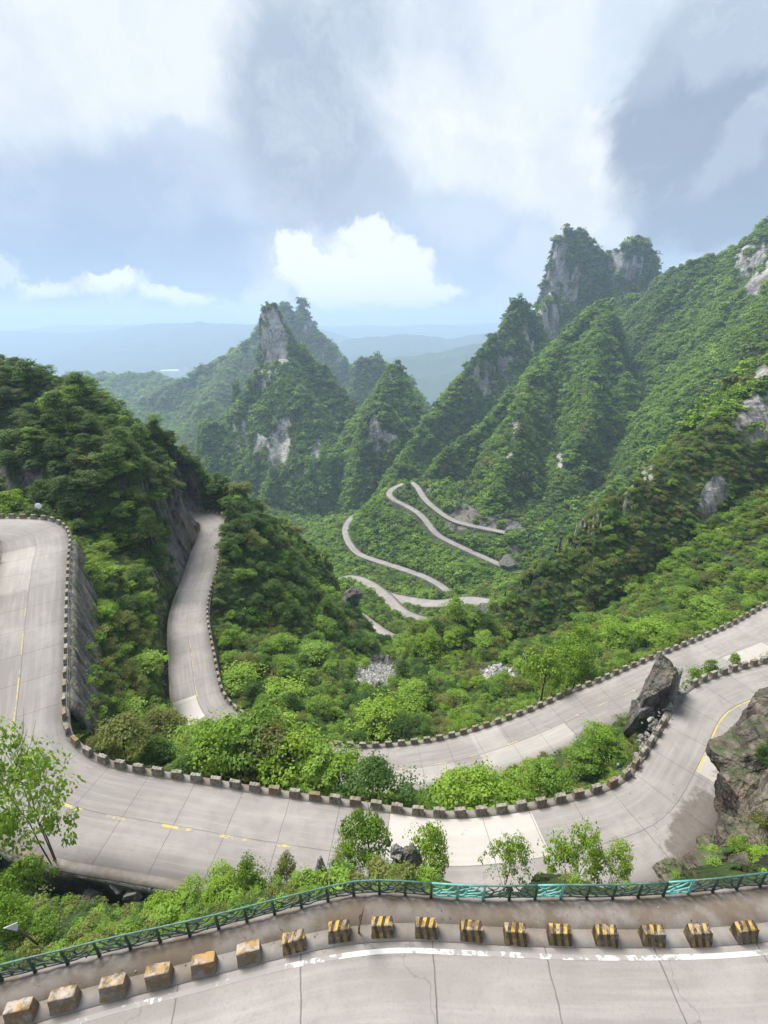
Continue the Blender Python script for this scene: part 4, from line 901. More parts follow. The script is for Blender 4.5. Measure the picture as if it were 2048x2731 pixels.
sheet('road_marking', wl[:kq+1], w2[:kq+1], .006, M['white_worn'], 'almost vanished white edge line along the left part of the nearest road')
def centre_line(rd, f0, f1, cut, mat, lab, dash=None, w=.06):
    C_ = crom(offset(rd['outer'], rd['side']*rd['width']*.5)[::3], .5); 
    k = [i for i in range(len(C_)) if cut(*proj(*C_[i])[:2])]
    if not k: return
    segs = [(min(k), max(k))]
    if dash: segs = [(a, min(a+dash[0], max(k))) for a in range(min(k), max(k), dash[1])]
    for a, b in segs:
        if b-a < 2: continue
        L_ = C_[a:b+1]; sheet('road_marking', offset(L_, -w+.14), offset(L_, w+.14), .006, mat, lab)
centre_line(r2, 0, 0, lambda x, y: 30 < x < 120 and 1480 < y < 1800, M['yellow_worn'], 'faded dashed yellow centre line on the far part of the left leg of the wide road', (9, 14))
centre_line(r2, 0, 0, lambda x, y: x < 90 and 1800 < y < 1990, M['yellow_paint'], 'unbroken yellow centre line on the near part of the left leg of the wide road')
centre_line(r2, 0, 0, lambda x, y: 150 < x < 800 and y > 2100, M['yellow_worn'], 'faded yellow dash of the centre line on the straight near stretch of the wide road', (6, 11), .13)
centre_line(r2, 0, 0, lambda x, y: x > 1800 and y < 2060, M['yellow_paint'], 'fresh unbroken yellow centre line in the right bend of the wide road', None, .07)
centre_line(r3, 0, 0, lambda x, y: x < 560 and 1560 < y < 1860, M['yellow_worn'], 'thin faded yellow centre line on the left leg of the third road', (12, 15), .07)
centre_line(r3, 0, 0, lambda x, y: 1060 < x < 1700, M['yellow_worn'], 'faded centre line dashes on the near stretch of the third road', (5, 12), .10)

# ------------------------------------------------------------------ guard blocks
def block_mesh(name, mat, L_=1.0, Hh=.72, seed=0, chip=.02):
    prof = [(-.30, 0), (-.19, Hh*.46), (-.13, Hh), (.24, Hh), (.27, 0)]; bm = bmesh.new(); n = 7; rows = []
    for i in range(n):
        f = i/(n-1)*2-1; row = []
        for y, z in prof:
            t = 1-.05*z/Hh; row.append(bm.verts.new((f*L_/2*t, y, z)))
        rows.append(row)
    for i in range(n-1):
        for j in range(5): bm.faces.new((rows[i][j], rows[i][(j+1) % 5], rows[i+1][(j+1) % 5], rows[i+1][j]))
    bm.faces.new(rows[0][::-1]); bm.faces.new(rows[-1]); bmesh.ops.recalc_face_normals(bm, faces=bm.faces)
    ed = [e for e in bm.edges if len(e.link_faces) == 2 and e.calc_face_angle(0) > .5]
    bmesh.ops.bevel(bm, geom=ed, offset=.022, segments=1, affect='EDGES')
    bmesh.ops.subdivide_edges(bm, edges=[e for e in bm.edges if e.calc_length() > .12], cuts=1)
    P_ = np.array([v.co[:] for v in bm.verts]); q = vnoise3(P_*6+seed*9.7, seed)-.5; q2 = vnoise3(P_*2.3+seed*3.1, seed+5)-.5
    for v, a, b in zip(bm.verts, q, q2):
        r_ = v.co.copy(); r_.z -= Hh*.5; v.co -= r_.normalized()*(chip*a*1.6+chip*b*1.8)
    me = bpy.data.meshes.new(name); bm.to_mesh(me); bm.free(); me.materials.append(mat); return me
def mat_block(name, base, c1=None, c2=None, stripe=0, wear=.5, dirt_dark=.5):
    m, nt, b = new_mat(name); g = NG(nt); p = g.tc('Object'); w = g.pos()
    n = g.noise(w, 1.6, 6, .65); f = g.noise(w, 7, 5, .7)
    c = g.mix(g.ss(n, .35, .65), tuple(q*.72 for q in base), base)
    if c1:
        col = c1
        if stripe:
            x, y, z = g.sep(p)
            u = g.m('FRACT', g.m('MULTIPLY', g.m('ADD', x, g.m('ADD', g.m('MULTIPLY', z, .28), g.m('MULTIPLY', y, -.35))), stripe))
            col = g.mix(g.ss(u, .50, .54), c1, c2)
        wr = g.ss(g.m('ADD', g.m('MULTIPLY', f, .5), g.m('MULTIPLY', n, .5)), wear, wear+.07)
        c = g.mix(wr, col, c)
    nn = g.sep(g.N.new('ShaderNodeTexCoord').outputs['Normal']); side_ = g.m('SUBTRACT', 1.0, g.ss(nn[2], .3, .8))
    d = g.m('ADD', g.ss(g.noise(w, 2.6, 5, .7), .42, .62), g.m('MULTIPLY', side_, .75 if dirt_dark > .6 else .3), True)  # blotchy dirt, plus a darker tone on the side faces
    c = g.mix(g.m('MULTIPLY', d, dirt_dark), c, (.055, .038, .024))
    g.L.new(c, b.inputs['Base Color']); g.L.new(g.bump(f, .4, .02), b.inputs['Normal']); return m
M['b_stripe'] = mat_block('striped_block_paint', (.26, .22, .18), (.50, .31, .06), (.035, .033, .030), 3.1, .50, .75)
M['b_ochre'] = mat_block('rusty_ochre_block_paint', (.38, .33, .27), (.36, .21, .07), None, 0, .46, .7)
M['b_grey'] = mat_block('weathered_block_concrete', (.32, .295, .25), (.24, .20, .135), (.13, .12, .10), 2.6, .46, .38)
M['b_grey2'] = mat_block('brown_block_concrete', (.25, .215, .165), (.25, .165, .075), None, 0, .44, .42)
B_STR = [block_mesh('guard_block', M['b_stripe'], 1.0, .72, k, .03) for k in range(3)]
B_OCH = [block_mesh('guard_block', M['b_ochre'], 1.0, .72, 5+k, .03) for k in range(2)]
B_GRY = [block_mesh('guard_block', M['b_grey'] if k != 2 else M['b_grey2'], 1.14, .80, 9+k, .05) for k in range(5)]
W1 = 'zeroth first second third fourth fifth sixth seventh eighth ninth tenth eleventh twelfth thirteenth fourteenth fifteenth sixteenth seventeenth eighteenth nineteenth'.split()
TENS = {2: 'twent', 3: 'thirt', 4: 'fort', 5: 'fift', 6: 'sixt', 7: 'sevent', 8: 'eight', 9: 'ninet'}
def ordw(n):
    if n < 20: return W1[n]
    if n >= 100: return 'hundred and '+ordw(n-100) if n > 100 else 'hundredth'
    return TENS[n//10]+('ieth' if n % 10 == 0 else 'y-'+W1[n % 10])
BLK = []                                          # (x, y, z, road key, ordinal) for the tree labels
def put_block(me, p, t, label, group, z=.08):
    o = bpy.data.objects.new('guard_block', me); S.collection.objects.link(o); o.location = (p[0], p[1], p[2]+z)
    o.rotation_euler = (random.uniform(-.02, .02), random.uniform(-.02, .02), math.atan2(t[1], t[0])+random.uniform(-.03, .03))
    return tag(o, label, 'guard block', group)
R1B = [(-90, 2762), (50, 2738), (169, 2705), (302, 2670), (424, 2638), (544, 2608), (665, 2577), (786, 2546), (905, 2518), (1020, 2506), (1137, 2508), (1257, 2516), (1376, 2524), (1495, 2526), (1619, 2528), (1745, 2528), (1870, 2526), (1995, 2518), (2120, 2502)]
for i, (x, y) in enumerate(R1B):
    if x < -60 or x > 2090: continue
    p = PZ(x, y, -25.8); a, b = PZ(*R1B[max(i-1, 0)], -25.8), PZ(*R1B[min(i+1, len(R1B)-1)], -25.8); t = b-a
    nrm = np.array([-t[1], t[0], 0])/np.hypot(t[0], t[1])
    och = x < 700; look = 'rusty ochre painted' if och else 'yellow and black striped'
    n = i
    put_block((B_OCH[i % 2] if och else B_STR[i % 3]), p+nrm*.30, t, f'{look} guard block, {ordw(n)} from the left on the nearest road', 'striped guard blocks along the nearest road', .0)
def along(rd, gap, off, n0=0):
    O = offset(rd['outer'], -rd['side']*off); d = np.r_[0, np.cumsum(np.hypot(*np.diff(O[:, :2], axis=0).T))]
    out = []
    for s_ in np.arange(gap*.5, d[-1], gap):
        p = np.array([np.interp(s_, d, O[:, k]) for k in range(3)]); q = np.array([np.interp(min(s_+.5, d[-1]), d, O[:, k]) for k in range(3)])
        out.append((p, q-p if np.hypot(*(q-p)[:2]) > 1e-3 else p-q))
    return out
for rd, key, gap in ((r2, 'wide second road', 2.07), (r3, 'third road', 2.07)):
    n = 0; lst = along(rd, gap, .36)
    if rd is r3: lst = lst[::-1]
    for p, t in lst:
        px, py, _ = proj(*p)
        if px < -25 or px > 2070: continue
        if rd is r2 and (1768 < px < 1838 and py < 1960): continue
        n += 1
        t = t if rd is r2 else -t
        if rd['side'] < 0: t = t*1
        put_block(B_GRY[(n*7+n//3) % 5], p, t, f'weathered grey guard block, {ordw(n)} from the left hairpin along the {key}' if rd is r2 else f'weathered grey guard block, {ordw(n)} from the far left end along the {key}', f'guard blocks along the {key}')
        BLK.append((p[0], p[1], p[2], key, n))
print('blocks', len(BLK))
nb = 0; far_b = MB()
for rd, key in ((r8, 'looping valley road'), (r7, 'short valley road'), (r4, ''), (r5, ''), (r6, '')):
    n = 0
    for p, t in along(rd, 2.3, .1):
        px, py, _ = proj(*p); n += 1
        if key and nb < 90:
            if 1105 < px < 1225 and rd is r8: continue
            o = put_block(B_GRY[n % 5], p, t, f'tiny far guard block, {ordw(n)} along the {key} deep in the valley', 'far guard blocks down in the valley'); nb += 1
        else: far_b.box((p[0], p[1], p[2]+.35), (1.05, .5, .8), math.atan2(t[1], t[0]), .85)
tag(far_b.build('guard_block', M['b_grey']), 'rows of tiny grey guard blocks along the farthest roads', 'guard blocks', kind='stuff')

# ------------------------------------------------------------------ green railing with branch shaped panels
M['rail_dark'] = mat_simple('dark_green_railing_paint', (.022, .040, .034), .5, .5, .5, 5)
M['rail_top'] = mat_simple('worn_green_handrail_paint', (.055, .13, .10), .5, .5, .35, 4)
M['rail_new'] = mat_simple('fresh_turquoise_paint', (.11, .33, .295), .45, .5, .15, 4)
def railing():
    c = FL[len(FL)//2]; root = empty('railing', (c[0], c[1], -25.7)); tag(root, 'dark green metal railing with branch shaped panels and turquoise repainted stretches', 'railing')
    def put(mb, name, mat): return mb.build(name, mat, root, True, (-c[0], -c[1], 25.7))
    d = np.r_[0, np.cumsum(np.hypot(*np.diff(FL[:, :2], axis=0).T))]
    at = lambda s_: np.array([np.interp(s_, d, FL[:, k]) for k in range(3)])
    n = int(d[-1]/1.25); r = random.Random(4)
    fresh = lambda px: 1165 < px < 1300 or 1440 < px < 1515 or 1815 < px < 1870
    run_ = []; prev = None
    for i in range(n):
        s0, s1 = i*1.25, (i+1)*1.25; a, b = at(s0), at(s1); px, _, _ = proj(*((a+b)/2)); nw = fresh(px)
        pxa = proj(*a)[0]
        if px < -120 or px > 2170: continue
        mb = MB(); w = r.uniform(-.02, .02)
        mb.tube([a-[0, 0, 1.14], a-[w, 0, .75], a-[-w, 0, .35], a], [.075, .060, .055, .06], 7)
        put(mb, 'post', M['rail_new'] if fresh(pxa) else M['rail_dark'])
        mb = MB(); u = (b-a); L = lambda f, h: a+u*f-[0, 0, 1.05-h]+np.array([0, r.uniform(-.015, .015), 0])
        fl = r.random() < .5
        def br(pp, r0, r1_):
            pts = [L((1-f) if fl else f, h) for f, h in pp]; pts = crom(pts, .08) if len(pts) > 2 else pts
            k = len(pts); mb.tube(list(pts), [1.4*(r0+(r1_-r0)*i_/(k-1)) for i_ in range(k)], 6)
        j = lambda v: v+r.uniform(-.05, .05)
        br([(0, .12), (.3, j(.10)), (.6, j(.16)), (1, .10)], .032, .026)
        br([(0, j(.2)), (.22, j(.28)), (.38, j(.55)), (.62, j(.62)), (.8, j(.9)), (.86, 1.04)], .036, .02)
        br([(.25, j(.3)), (.5, j(.33)), (.68, j(.45)), (1, j(.5))], .03, .022)
        br([(.38, j(.55)), (.3, j(.75)), (.15, j(.85)), (.1, 1.04)], .028, .016)
        br([(.62, .12), (j(.7), .3), (j(.85), .38), (1, .75)], .028, .018)
        if r.random() < .7: br([(.02, .6), (.2, j(.68)), (.45, j(.85)), (.55, 1.04)], .024, .014)
        put(mb, 'branch_panel', M['rail_new'] if nw else M['rail_dark'])
        key = nw
        if prev != key: run_.append([key, [a]]); prev = key
        run_[-1][1].append(b)
    for key, pts in run_:
        mb = MB(); mb.tube(pts, .042 if not key else .046, 8); put(mb, 'handrail', M['rail_new'] if key else M['rail_top'])
railing()
# thin pipe rail behind the blocks of the left leg
O = offset(r2['outer'], -.72); k = sub(O, lambda x, y: x > 150 and 1440 < y < 1990 and x < 200); Q_ = O[k]
root = empty('pipe_rail', tuple(Q_[0])); tag(root, 'thin dark green pipe rail behind the guard blocks of the left leg', 'railing')
mb = MB(); mb.tube([q-Q_[0]+[0, 0, .95] for q in Q_[::3]], .035, 6); mb.build('rail', M['rail_dark'], root)
for q in Q_[::4]:
    mb = MB(); mb.tube([q-Q_[0], q-Q_[0]+[0, 0, .98]], .03, 6); mb.build('post', M['rail_dark'], root)

# ------------------------------------------------------------------ signs and mirrors
M['rust'] = mat_simple('rusty_metal', (.10, .06, .045), .75, .4, .5, 6); M['pale_metal'] = mat_simple('pale_sign_back', (.55, .56, .56), .5, .5, .15, 4); M['mirror_white'] = mat_simple('white_mirror_shell', (.80, .80, .78), .35, .5, .05, 4)
def tri_sign(loc, tilt, rz, h, size, mp, mpl, label):
    root = empty('warning_sign', loc, rz); tag(root, label, 'sign'); root.rotation_euler = tilt+(rz,)
    mb = MB(); mb.tube([(0, 0, -.3), (0, 0, h)], .045, 8); mb.build('pole', mp, root, True)
    bm = bmesh.new(); vs = []
    for yy in (-.012, .012):
        for x, z in ((-size/2, h-.02), (size/2, h-.02), (0, h-.02-size*.9)): vs.append(bm.verts.new((x, yy-.06, z)))
    bm.faces.new(vs[:3]); bm.faces.new(vs[3:][::-1])
    for a in range(3): bm.faces.new((vs[a], vs[(a+1) % 3], vs[3+(a+1) % 3], vs[3+a]))
    bmesh.ops.recalc_face_normals(bm, faces=bm.faces); bmesh.ops.bevel(bm, geom=bm.edges[:], offset=.006, segments=1)
    me = bpy.data.meshes.new('plate'); bm.to_mesh(me); bm.free(); link('plate', me, mpl, root)
    mb = MB(); mb.box((0, -.035, h-.15), (.12, .03, .04)); mb.box((0, -.035, h-.45), (.12, .03, .04)); mb.build('clamp', mp, root)
tri_sign(tuple(PZ(957, 2488, -25.75)), (R(4), R(-3)), R(74), 1.75, .95, M['rust'], M['rust'], 'rusty triangular warning sign standing edge-on between two striped guard blocks')
p_ = P(92, 2512, 21.5); tri_sign(tuple(p_), (R(0), R(-14)), R(15), 1.9, .62, M['bark'], M['pale_metal'], 'leaning pole with a pale triangular sign among bushes beyond the railing')
def mirror(px, py, z, label, rd=.55):
    c = P(px, py, z); g_ = height(np.array([c[0]]), np.array([c[1]]))[0]; g_ = min(g_, c[2]-1.0); root = empty('convex_mirror', (c[0], c[1], g_)); tag(root, label, 'traffic mirror'); h = c[2]-g_
    mb = MB(); mb.tube([(0, .1, 0), (0, .1, h)], .05, 7); mb.build('pole', M['pale_metal'], root)
    bm = bmesh.new(); bmesh.ops.create_uvsphere(bm, u_segments=20, v_segments=8, radius=rd)
    for v in bm.verts: v.co.z *= .22
    me = bpy.data.meshes.new('disc'); bm.to_mesh(me); bm.free(); o = link('disc', me, M['mirror_white'], root, (0, 0, h)); o.rotation_euler = (R(80), 0, R(20))
mirror(102, 1350, 91, 'white round traffic mirror at the left hairpin bend', .62); mirror(593, 1369, 164, 'white round traffic mirror at the far end of the third road', .6)

# ------------------------------------------------------------------ rocks
def gz(x, y): return float(height(np.array([x]), np.array([y]))[0])
def hit(px, py, z0=18., z1=60.):                      # where the ray of that spot meets the ground
    zs = np.linspace(z0, z1, 160); Q_ = np.array([P(px, py, z) for z in zs]); g_ = height(Q_[:, 0], Q_[:, 1]); k = np.nonzero(g_ >= Q_[:, 2])[0]
    return float(zs[k[0]]) if len(k) else z1
def rock_mesh(seed, sub_=5, rough=.35, cuts=16):
    bm = bmesh.new(); bmesh.ops.create_icosphere(bm, subdivisions=sub_, radius=1.0); r = np.random.default_rng(seed)
    V = np.array([v.co[:] for v in bm.verts])
    V = V*[1, 1, 1]
    for _ in range(cuts):                                   # chop flat facets
        n = r.normal(size=3); n /= np.linalg.norm(n); d = r.uniform(.45, .88); q = V@n-d; V = V-np.outer(np.clip(q, 0, 9), n)
    nn = V/np.linalg.norm(V, axis=1, keepdims=True)
    for f, a in ((2.2, rough*.5), (5, rough*.3), (11, rough*.16), (23, rough*.08)):
        w = vnoise3(V*[f, f, f*.7]+seed*7.3, seed); st = np.floor(w*5)/5*.6+w*.4; V = V+nn*((st-.5)*a)[:, None]
    for v, c in zip(bm.verts, V): v.co = c
    me = bpy.data.meshes.new('rock_outcrop'); bm.to_mesh(me); bm.free(); return me
ROCKS = []
def rock(px, py, z, sz, seed, label, mat='rock', name='rock_outcrop', tilt=(0, 0), group=None, sub_=5, seat=False):
    me = rock_mesh(seed, sub_); o = link(name, me, M[mat]); c = P(px, py, z); ROCKS.append((c[0], c[1], max(sz[:2])))
    if seat: tp = c[2]+sz[2]; g_ = gz(c[0], c[1])-.4; c[2] = (tp+g_)/2; sz = (sz[0]*1.15, sz[1]*1.15, (tp-g_)/2)
    o.location = c; o.scale = sz; o.rotation_euler = (tilt[0], tilt[1], seed*1.3)
    return tag(o, label, 'rock', group)
rock(1757, 1828, 56.5, (2.9, 2.6, 4.3), 3, 'tall jagged dark crag between the wide road and the third road', 'darkrock', sub_=6, seat=True)
rock(1722, 1868, 56.5, (2.0, 2.0, 2.6), 4, 'lower dark rock leaning at the left foot of the tall jagged crag', 'darkrock', seat=True)
rock(1795, 1800, 57.5, (1.3, 1.6, 2.6), 8, 'pale upright rock slab on the right side of the tall crag', 'rock', seat=True)
rock(850, 2295, 27.3, (.6, .65, 1.25), 11, 'upright grey boulder behind the railing at the road edge', 'rock', seat=True)
rock(1082, 2295, 27, (.95, .85, 1.15), 12, 'dark brown boulder behind the railing between two bushes', 'darkrock', seat=True)
rock(1060, 2278, 27, (.45, .45, .8), 14, 'small grey stone lying on the dark brown boulder behind the railing', 'rock')
rock(626, 1386, 152, (3.6, 3.6, 5.4), 15, 'dark crag beside the far end of the third road', 'darkrock')
rock(935, 1588, 196, (5.5, 6, 6.0), 16, 'dark overhanging rock on the spur below the short valley road', 'darkrock')
rock(1288, 1642, 243, (7.5, 7, 7), 17, 'dark rock tower inside the far hairpin loop', 'darkrock')
rock(1352, 1500, 428, (14, 10, 5.5), 18, 'grey cliff block beside the lower end of the far parallel road', 'darkrock')
for i, (px, py, z, s0, s1, s2) in enumerate([(255, 2365, 32, 1.3, .8, .45), (320, 2350, 32, .9, .7, .4), (370, 2375, 31.5, 1.3, .8, .5), (415, 2352, 32, .6, .6, .35), (290, 2400, 30.5, 1.2, .7, .3), (345, 2405, 30.3, 1.0, .6, .35), (235, 2385, 31, .7, .5, .3), (385, 2330, 33, .7, .6, .4)]):
    z = hit(px, py)-.3; s0, s1, s2 = s0*1.35, s1*1.35, s2*1.3
    rock(px, py, z, (s0, s1, s2), 30+i, ['broad pale flat boulder, the leftmost big one', 'pale boulder topmost in the middle', 'pale boulder at the right front', 'small pale stone at the right end', 'low pale slab nearest to the railing on the left', 'low pale slab nearest to the railing on the right', 'small pale stone at the left end', 'pale stone just under the edge of the wide road'][i]+', left slope', 'rock', 'boulder', (.2, -.2), 'pale boulders on the slope beyond the railing', 4)
CL = [(1800, 2345, 28.5, 1.6, 1.4, 1.2), (1890, 2345, 28, 2.2, 1.6, 1.6), (1960, 2330, 27.5, 1.8, 1.6, 1.5), (2035, 2060, 40, 4.2, 4.0, 5.2), (2000, 2160, 37.5, 2.7, 3.2, 4.4), (1955, 2230, 35.5, 2.0, 2.6, 3.4), (2085, 1960, 44, 4.2, 4.2, 5.4), (2090, 2200, 34, 4.4, 3.8, 4.4), (1900, 2318, 33, 1.6, 2.2, 2.0), (1995, 2290, 31.5, 2.6, 2.4, 2.6)]
for i, (px, py, z, a, b, c) in enumerate(CL):
    px += 8
    rock(px, py, z, (a, b, c), 50+i, ['low rock ledge just over the railing', 'sloping rock ledge', 'rock step nearest to the railing', 'bulging brown rock face', 'dark middle rock', 'low grey rock toe', 'highest rock at the right edge', 'rock at the very right', 'small grey rock by the lower road edge', 'mossy rock just beyond the railing'][i]+' of the cliff inside the right bend', 'cliff', 'rock_outcrop', (0, 0), 'rocks of the cliff at the right edge', 6 if 2 < i < 6 else 5)
# loose stones
M['scree'] = mat_simple('pale_scree', (.34, .33, .315), .9, .2, .4, .6)
def stones(name, spots, label, mat=None):
    mb = MB(); rr = random.Random(9)
    base = rock_mesh(70, 1, .3, 8); vs = [v.co[:] for v in base.vertices]; fs = [tuple(p.vertices) for p in base.polygons]
    for p, s_ in spots:
        a = rr.uniform(0, 6.28); sx, sy, sz = s_*rr.uniform(.6, 1.3), s_*rr.uniform(.6, 1.3), s_*rr.uniform(.4, .9)
        mb.add([(p[0]+(x*math.cos(a)-y*math.sin(a))*sx, p[1]+(x*math.sin(a)+y*math.cos(a))*sy, p[2]+z*sz) for x, y, z in vs], fs)
    tag(mb.build(name, mat or M['rock']), label, 'stones', kind='stuff')
sp = []
for _ in range(260):
    x = rng.uniform(-15, 19); y0 = np.interp(x, ro[:, 0], ro[:, 1]); y1 = np.interp(x, FL[:, 0], FL[:, 1]); f = rng.uniform(.25, .97)
    sp.append(((x, y0+(y1-y0)*f, -25.69), rng.lognormal(-3.9, .5)))
stones('litter', sp, 'small stones and litter scattered on the dirty walkway')
kx, ky = np.where((GRAV > .35)); kk_ = rng.choice(len(kx), 4200)
sp = [((X[kx[i], ky[i]]+rng.uniform(-.5, .5), Y[kx[i], ky[i]]+rng.uniform(-.5, .5), H[kx[i], ky[i]]), rng.lognormal(-1.05, .5)) for i in kk_]
stones('scree', sp, 'grey scree of loose stones in the gully', M['scree'])
sp = []
for _ in range(160):
    px, py = rng.uniform(1690, 1860), 0; t_ = rng.uniform(0, 1); q = [PZ(1700, 2070, -44.4), PZ(1748, 1975, -44.4), PZ(1790, 1890, -44.4), PZ(1850, 1830, -44.6)]
    a = min(2, int(t_*3)); p = q[a]+(q[a+1]-q[a])*(t_*3-a); sp.append((p+[rng.normal(-.9, .5), rng.normal(.2, .4), rng.uniform(-.2, .3)], rng.lognormal(-1.6, .45)))
stones('rubble', sp, 'pale broken stones heaped along the outer edge of the right bend')

# ------------------------------------------------------------------ far town
M['town'] = mat_simple('pale_town_wall', (.62, .60, .58), .8, .2, .12, .01); M['town_roof'] = mat_simple('white_hall_roof', (.85, .85, .84), .5, .3, .05, .01)
nt_ = 0
for (xa, xb, ya, yb, n) in ((100, 215, 984, 1004, 30), (285, 400, 988, 1000, 26), (405, 520, 972, 1000, 40)):
    for i in range(n):
        px, py = rng.uniform(xa, xb), rng.uniform(ya, yb); c = PZ(px, py, -760); c = c*min(1, 7600/np.hypot(c[0], c[1]))
        g_ = height(np.array([c[0]]), np.array([c[1]]))[0]; h = rng.uniform(35, 95); w = rng.uniform(16, 34); mb = MB()
        mb.box((0, 0, h/2-10), (w, w*.7, h+20)); mb.box((w*.1, 0, h+2.5), (w*.4, w*.35, 5)); mb.box((0, -w*.38, h*.45), (w*.3, w*.1, h*.9))
        o = mb.build('building', M['town'], None, False, (c[0], c[1], g_)); o.rotation_euler = (0, 0, rng.uniform(-.5, .5))
        side_ = 'left of the low green hills' if px < 220 else ('above the low green hills' if px < 403 else 'around the white hall')
        tag(o, f'tiny pale tower block, {ordw(i+1)} of those {side_}', 'building', f'town blocks {side_}'); nt_ += 1
c = PZ(455, 995, -750); g_ = height(np.array([c[0]]), np.array([c[1]]))[0]
root = empty('hall', (c[0], c[1], g_), R(8)); tag(root, 'long white curved hall roof in the hazy town below', 'hall')
mb = MB(); mb.box((0, 0, 8), (240, 70, 30)); mb.build('wall', M['town'], root)
mb = MB(); V_ = []; F_ = []
for i in range(13):
    for j in range(7):
        x = -128+i*21.3; y = -42+j*14; V_.append((x, y, 24+16*math.cos((j-3)/3*1.3)*(1-.35*abs(x/128)**2)))
for i in range(12):
    for j in range(6): F_.append((i*7+j, (i+1)*7+j, (i+1)*7+j+1, i*7+j+1))
mb.add(V_, F_); o = mb.build('roof', M['town_roof'], root); md = o.modifiers.new('t', 'SOLIDIFY'); md.thickness = 3

# ------------------------------------------------------------------ single trees
TREEKINDS = []
for mi in range(4):
    for sd in range(2):
        cm = crown_mesh('crown', LEAF[mi], 140+sd*5+mi, 42, 1.0, 1.8, 90, .046, flat=.45, base=.18, spread=.31); tm = trunk_mesh(140+sd*5+mi, 1.5, .05, 9, .85, .3)
        TREEKINDS.append((cm, tm))
AIRY = []
for mi in (2, 1):
    cm = crown_mesh('crown', LEAF[mi], 200+mi, 90, 1.0, 1.9, 40, .034, flat=.6, base=.05, spread=.18); tm = trunk_mesh(200+mi, 1.45, .018, 14, .65, .25, 3); AIRY.append((cm, tm))
def put_tree(base, s, kind, rz, label, group, hs=1.0, cat='tree', name='broadleaf_tree'):
    root = empty(name, tuple(base), rz); tag(root, label, cat, group)
    for me, nm in zip(kind, ('crown', 'trunk')):
        o = bpy.data.objects.new(nm, me); S.collection.objects.link(o); o.parent = root; o.scale = (s, s, s*hs)
    return root
def gz(x, y): return float(height(np.array([x]), np.array([y]))[0])
